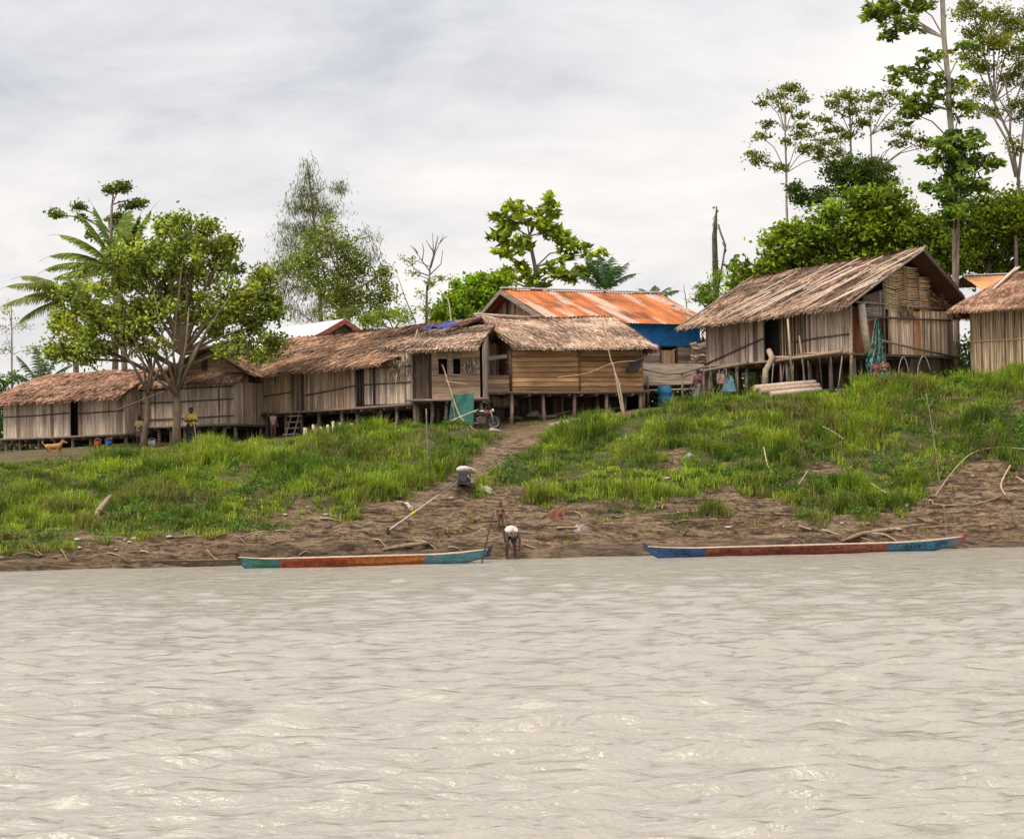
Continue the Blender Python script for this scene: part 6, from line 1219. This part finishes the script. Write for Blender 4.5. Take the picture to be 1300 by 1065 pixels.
rag('crumpled orange-brown cloth on the mud right of the naked toddler', 707, 650, 28, (.17, .07, .04)); rag('greyish patterned cloth on the mud right of the stooping adult', 738, 672, 32, (.20, .15, .14), c2=(.36, .31, .31))
rag('pale torn sheet lying on bare ground in front of the planked house', 676, 528, 26, (.62, .52, .42), hgt=.3); rag('long brown sack scrap beside the pale torn sheet', 655, 531, 24, (.42, .30, .19), hgt=.12)
rag('grey-blue plastic scrap on the grass before the long thatched house', 466, 542, 14, (.45, .5, .52), 'plastic bag', .15)
rag('pale flattened board-like sheet beside the outboard motor', 616, 619, 20, (.30, .33, .22), hgt=.05); rag('pale scrap of plastic on the mud left of the long motor shaft', 515, 640, 18, (.5, .44, .38), 'plastic bag', .08)
rag('yellowish scrap of sacking at the lower edge of the left grass', 170, 684, 10, (.34, .24, .11), hgt=.1); rag('bluish scrap in the bare patch of the right-hand grass', 872, 580, 14, (.25, .32, .34), 'plastic bag', .15)
# ---------------------------------------------------------------- long-tail outboard motor
e0 = gpp(590, 620); mt = empty('longtail_motor', e0, 'long-tail boat motor with a white-covered engine resting on the muddy slope', 'boat motor')
Ye = e0[1]; ec = e0+V3(0, 0, .38)
mb = MB(); mb.box(ec, (.42, .36, .34), (.03, .03, .035)); mb.tube([ec+V3(-.05, -.19, 0), ec+V3(-.05, -.25, 0)], .14, (.05, .05, .06), 14); mb.tube([ec+V3(.12, -.2, .1), ec+V3(.2, -.24, -.12)], .04, (.10, .1, .11), 8); mb.box(ec+V3(0, 0, -.2), (.5, .4, .05), (.08, .06, .05)); mb.build('engine', M['metal'], mt)
mb = MB(); mb.ell(ec+V3(-.04, 0, .30), (.26, .20, .12), (.50, .46, .43), 12, 7, .06); mb.build('tank_cover', M['cloth'], mt)
mb = MB(); mb.tube([ec+V3(.18, 0, .36), ec+V3(.36, 0, .26), ec+V3(.48, 0, .02)], .022, (.55, .42, .36)); mb.build('handle', M['metal'], mt)
for sx_ in (-.2, .2): mb = MB(); mb.tube([ec+V3(sx_, 0, -.2), e0+V3(sx_*1.4, 0, -.03)], .03, (.06, .05, .05)); mb.build('leg', M['metal'], mt)
q0 = ec+V3(-.2, -.05, -.1); q1 = gpp(492, 678)+V3(0, 0, .10); dd = q1-q0
mb = MB(); mb.tube([q0, q0+dd*.25], .055, (.30, .28, .27), 9); mb.tube([q0+dd*.25, q1], .024, (.46, .43, .40), 8); mb.build('shaft', M['metal'], mt)
mb = MB(); mb.tube([q0+dd*.64, q0+dd*.69], .042, (.62, .40, .02), 9); mb.build('yellow_band', M['paint'], mt)
mb = MB(); mb.tube([q0+V3(.1, 0, .12), q0+dd*.30+V3(0, 0, .05)], .018, (.05, .05, .05)); mb.build('brace', M['metal'], mt)
mb = MB(); dn_ = unit(dd); sA = unit(np.cross(dn_, V3(0, 0, 1))); sB = np.cross(dn_, sA); mb.tube([q1-dn_*.1, q1+dn_*.03], .045, (.08, .07, .07), 8)
for k in range(3): a_ = k*2.1; d = sA*math.cos(a_)+sB*math.sin(a_); mb.box(q1+d*.08, (.14, .07, .012), (.10, .09, .085), ax=d, ay=unit(dn_+np.cross(dn_, d)*.8))
mb.build('propeller', M['metal'], mt)
# ---------------------------------------------------------------- motorcycle under the planked house
mo = gp(610, 81.2); mc = empty('motorcycle', mo, 'muddy small motorcycle parked by the green sheet, its seat covered with a pale blue cloth', 'motorcycle')
def ring(mb, c, r, w, col, n=22, m=8):
    V = []; F = []
    for i in range(n):
        a = 2*math.pi*i/n
        for k in range(m): b = 2*math.pi*k/m; V.append(c+V3((r+w*math.cos(b))*math.cos(a), w*math.sin(b), (r+w*math.cos(b))*math.sin(a)))
    for i in range(n):
        for k in range(m): F.append([i*m+k, i*m+(k+1) % m, ((i+1) % n)*m+(k+1) % m, ((i+1) % n)*m+k])
    mb.add(V, F, col, True)
for sx_ in (-.42, .55):
    c = mo+V3(sx_, 0, .28); mb = MB(); ring(mb, c, .24, .045, (.03, .028, .026)); wh = mb.build('wheel', M['rub'], mc); mb = MB(); ring(mb, c, .19, .015, (.3, .28, .26)); mb.tube([c-V3(0, .05, 0), c+V3(0, .05, 0)], .04, (.2, .19, .18))
    for k in range(8): a = k*math.pi/4; mb.tube([c, c+V3(math.cos(a)*.19, 0, math.sin(a)*.19)], .006, (.3, .28, .26), 4)
    mb.build('rim', M['metal'], wh)
mb = MB(); mb.box(mo+V3(.02, 0, .38), (.38, .2, .24), (.07, .055, .05)); mb.tube([mo+V3(-.42, 0, .28), mo+V3(-.1, 0, .5), mo+V3(.3, 0, .55), mo+V3(.42, 0, .75)], .04, (.12, .05, .04)); mb.tube([mo+V3(.55, -.05, .28), mo+V3(.42, -.05, .8)], .025, (.3, .28, .27)); mb.tube([mo+V3(-.1, -.14, .25), mo+V3(-.6, -.14, .3)], .035, (.2, .18, .16)); mb.build('frame', M['metal'], mc)
mb = MB(); caps(mb, mo+V3(-.38, 0, .66), mo+V3(.1, 0, .64), .08, .08); mb.build('seat', M['rub'], mc); mb = MB(); mb.ell(mo+V3(.25, 0, .68), (.2, .12, .12), (.16, .04, .03), 12, 8); mb.build('tank', M['paint'], mc)
mb = MB(); mb.tube([mo+V3(.36, -.3, .95), mo+V3(.42, 0, .88), mo+V3(.36, .3, .95)], .018, (.06, .06, .06)); mb.build('handlebar', M['metal'], mc); mb = MB(); mb.ell(mo+V3(.52, 0, .78), (.06, .08, .08), (.5, .48, .44), 10, 7); mb.build('headlight', M['metal'], mc)
o = cloth('seat_cloth', [mo+V3(-.45, -.13, .73), mo+V3(.12, -.13, .76), mo+V3(.16, .14, .80), mo+V3(-.45, .14, .74)], 12, 5, (.42, .48, .60), M['cloth'], .05, seed=12); tag(o, 'pale blue cloth draped over the motorcycle seat', 'cloth')
g = gp(600, 80.3); rag('dirty white sack lying in the grass in front of the motorcycle', 599, 533, 16, (.55, .49, .43), hgt=.45)
# green sheet, net, blue print
u1, u2 = P(574, 501, 81.3), P(602, 499, 81.3); l1 = gp(569, 80.9, .02); l2 = gp(601, 80.9, .1)
tag(cloth('tarpaulin', [l1, l2, u2, u1], 16, 10, (.03, .115, .095), M['cloth'], .13, seed=20, fold=5), 'dark green sheet hanging below the small planked house beside the motorcycle', 'tarpaulin')
nt0 = P(1113, 403, 81.0); V = []; nx, ny = 26, 34; mb = MB()
for j in range(ny):
    t = j/(ny-1); w_ = (.03+.42*t**.8) if t < .5 else (.27+.12*math.sin(t*11)); cx_ = -.18*sstep(.4, 1, t)
    for i in range(nx): s = i/(nx-1)*2-1; V.append(nt0+V3(float(cx_)+s*w_, .09*math.sin(s*9+t*3)+.05*math.sin(s*23), -t*2.5+.06*vn(np.array(i*.7), np.array(j*.2), 9)*(t > .9)))
m = len(V); V += [p+V3(0, .01, 0) for p in V]
F = [[j*nx+i, j*nx+i+1, (j+1)*nx+i+1, (j+1)*nx+i] for j in range(ny-1) for i in range(nx-1) if not (random.random() < .22)]
F += [[m+f[3], m+f[2], m+f[1], m+f[0]] for f in F]; C = [np.array([.10, .23, .20])*random.uniform(.55, 1.4) for _ in F]; mb.add(V, F, C, True)
tag(mb.build('fishing_net', M['cloth']), 'teal fishing net hanging from the rail of the biggest thatched house', 'fishing net')
q = [P(915, 497, 84.5), P(935, 497, 84.5), P(929, 477, 84.6), P(925, 477, 84.6)]
o = cloth('printed_sheet', q, 10, 8, (.10, .20, .24), M['cloth'], .08, seed=31); tag(o, 'light blue printed sheet spread like a small tent under the biggest thatched house', 'cloth')
q = [P(910, 487, 84.6), P(919, 487, 84.6), P(919, 474, 84.6), P(910, 474, 84.6)]
tag(cloth('shirt_on_line', q, 8, 8, (.30, .18, .17), M['cloth'], .06, seed=33), 'faded pink cloth hanging in the shade left of the blue printed sheet', 'cloth')
# clutter below the houses: buckets, bundles
for px, Y, c, lab in ((124, 85.4, (.35, .06, .04), 'red plastic bucket under the leftmost stilt house'), (138, 85.4, (.05, .10, .32), 'blue plastic bucket under the leftmost stilt house'), (193, 84.6, (.5, .52, .42), 'pale plastic tub at the foot of the slanting tree')):
    g = gp(px, Y); bk = empty('bucket', g, lab, 'bucket'); mb = MB(); mb.tube([g, g+V3(0, 0, .3)], [.12, .16], c, 14); mb.tube([g+V3(0, 0, .28), g+V3(0, 0, .31)], .17, np.array(c)*1.1, 14); mb.build('pail', M['paint'], bk)
    mb = MB(); mb.tube([g+V3(.16*math.cos(t), 0, .3+.10*math.sin(t)) for t in np.linspace(0, math.pi, 8)], .008, (.4, .4, .4), 4); mb.build('handle', M['metal'], bk)
for i in range(26):
    hh_ = random.choice([H4, H4, H9, H9, H7]); t = random.uniform(.3, hh_.L-.3); p = hh_.at(t, random.uniform(.6, 2.2)); g = G(p[0], p[1]); l_ = random.uniform(.3, .8); a_ = random.uniform(-.3, .3)
    stick('firewood', 'split firewood billet lying in the shade under a stilt house', [V3(p[0]-l_, p[1], g+.08), V3(p[0]+l_, p[1]+a_, g+random.uniform(.08, .4))], random.uniform(.04, .08), random.choice([(.34, .27, .2), (.22, .17, .13), (.45, .38, .3)]), 'firewood', 'firewood under the stilt houses', n=6)
for k, (px, Y) in enumerate([(1148, 80.3), (1172, 80.6)]):
    g = gp(px, Y); w_ = (.5, .62)[k]; pts = [g+V3(-.25+w_*(t)*1.0, 0, 1.15*math.sin(math.pi*min(1, .12+t*.8))) for t in np.linspace(0, .9, 10)]
    pts[0] = g-V3(.25, 0, .1); stick('bent_cane', ('bent pale cane arching from the grass right of the two children', 'second bent cane, nearer the bamboo hut than the first')[k], pts, .018, (.36, .32, .26), 'cane')
print('objects', len(bpy.data.objects))
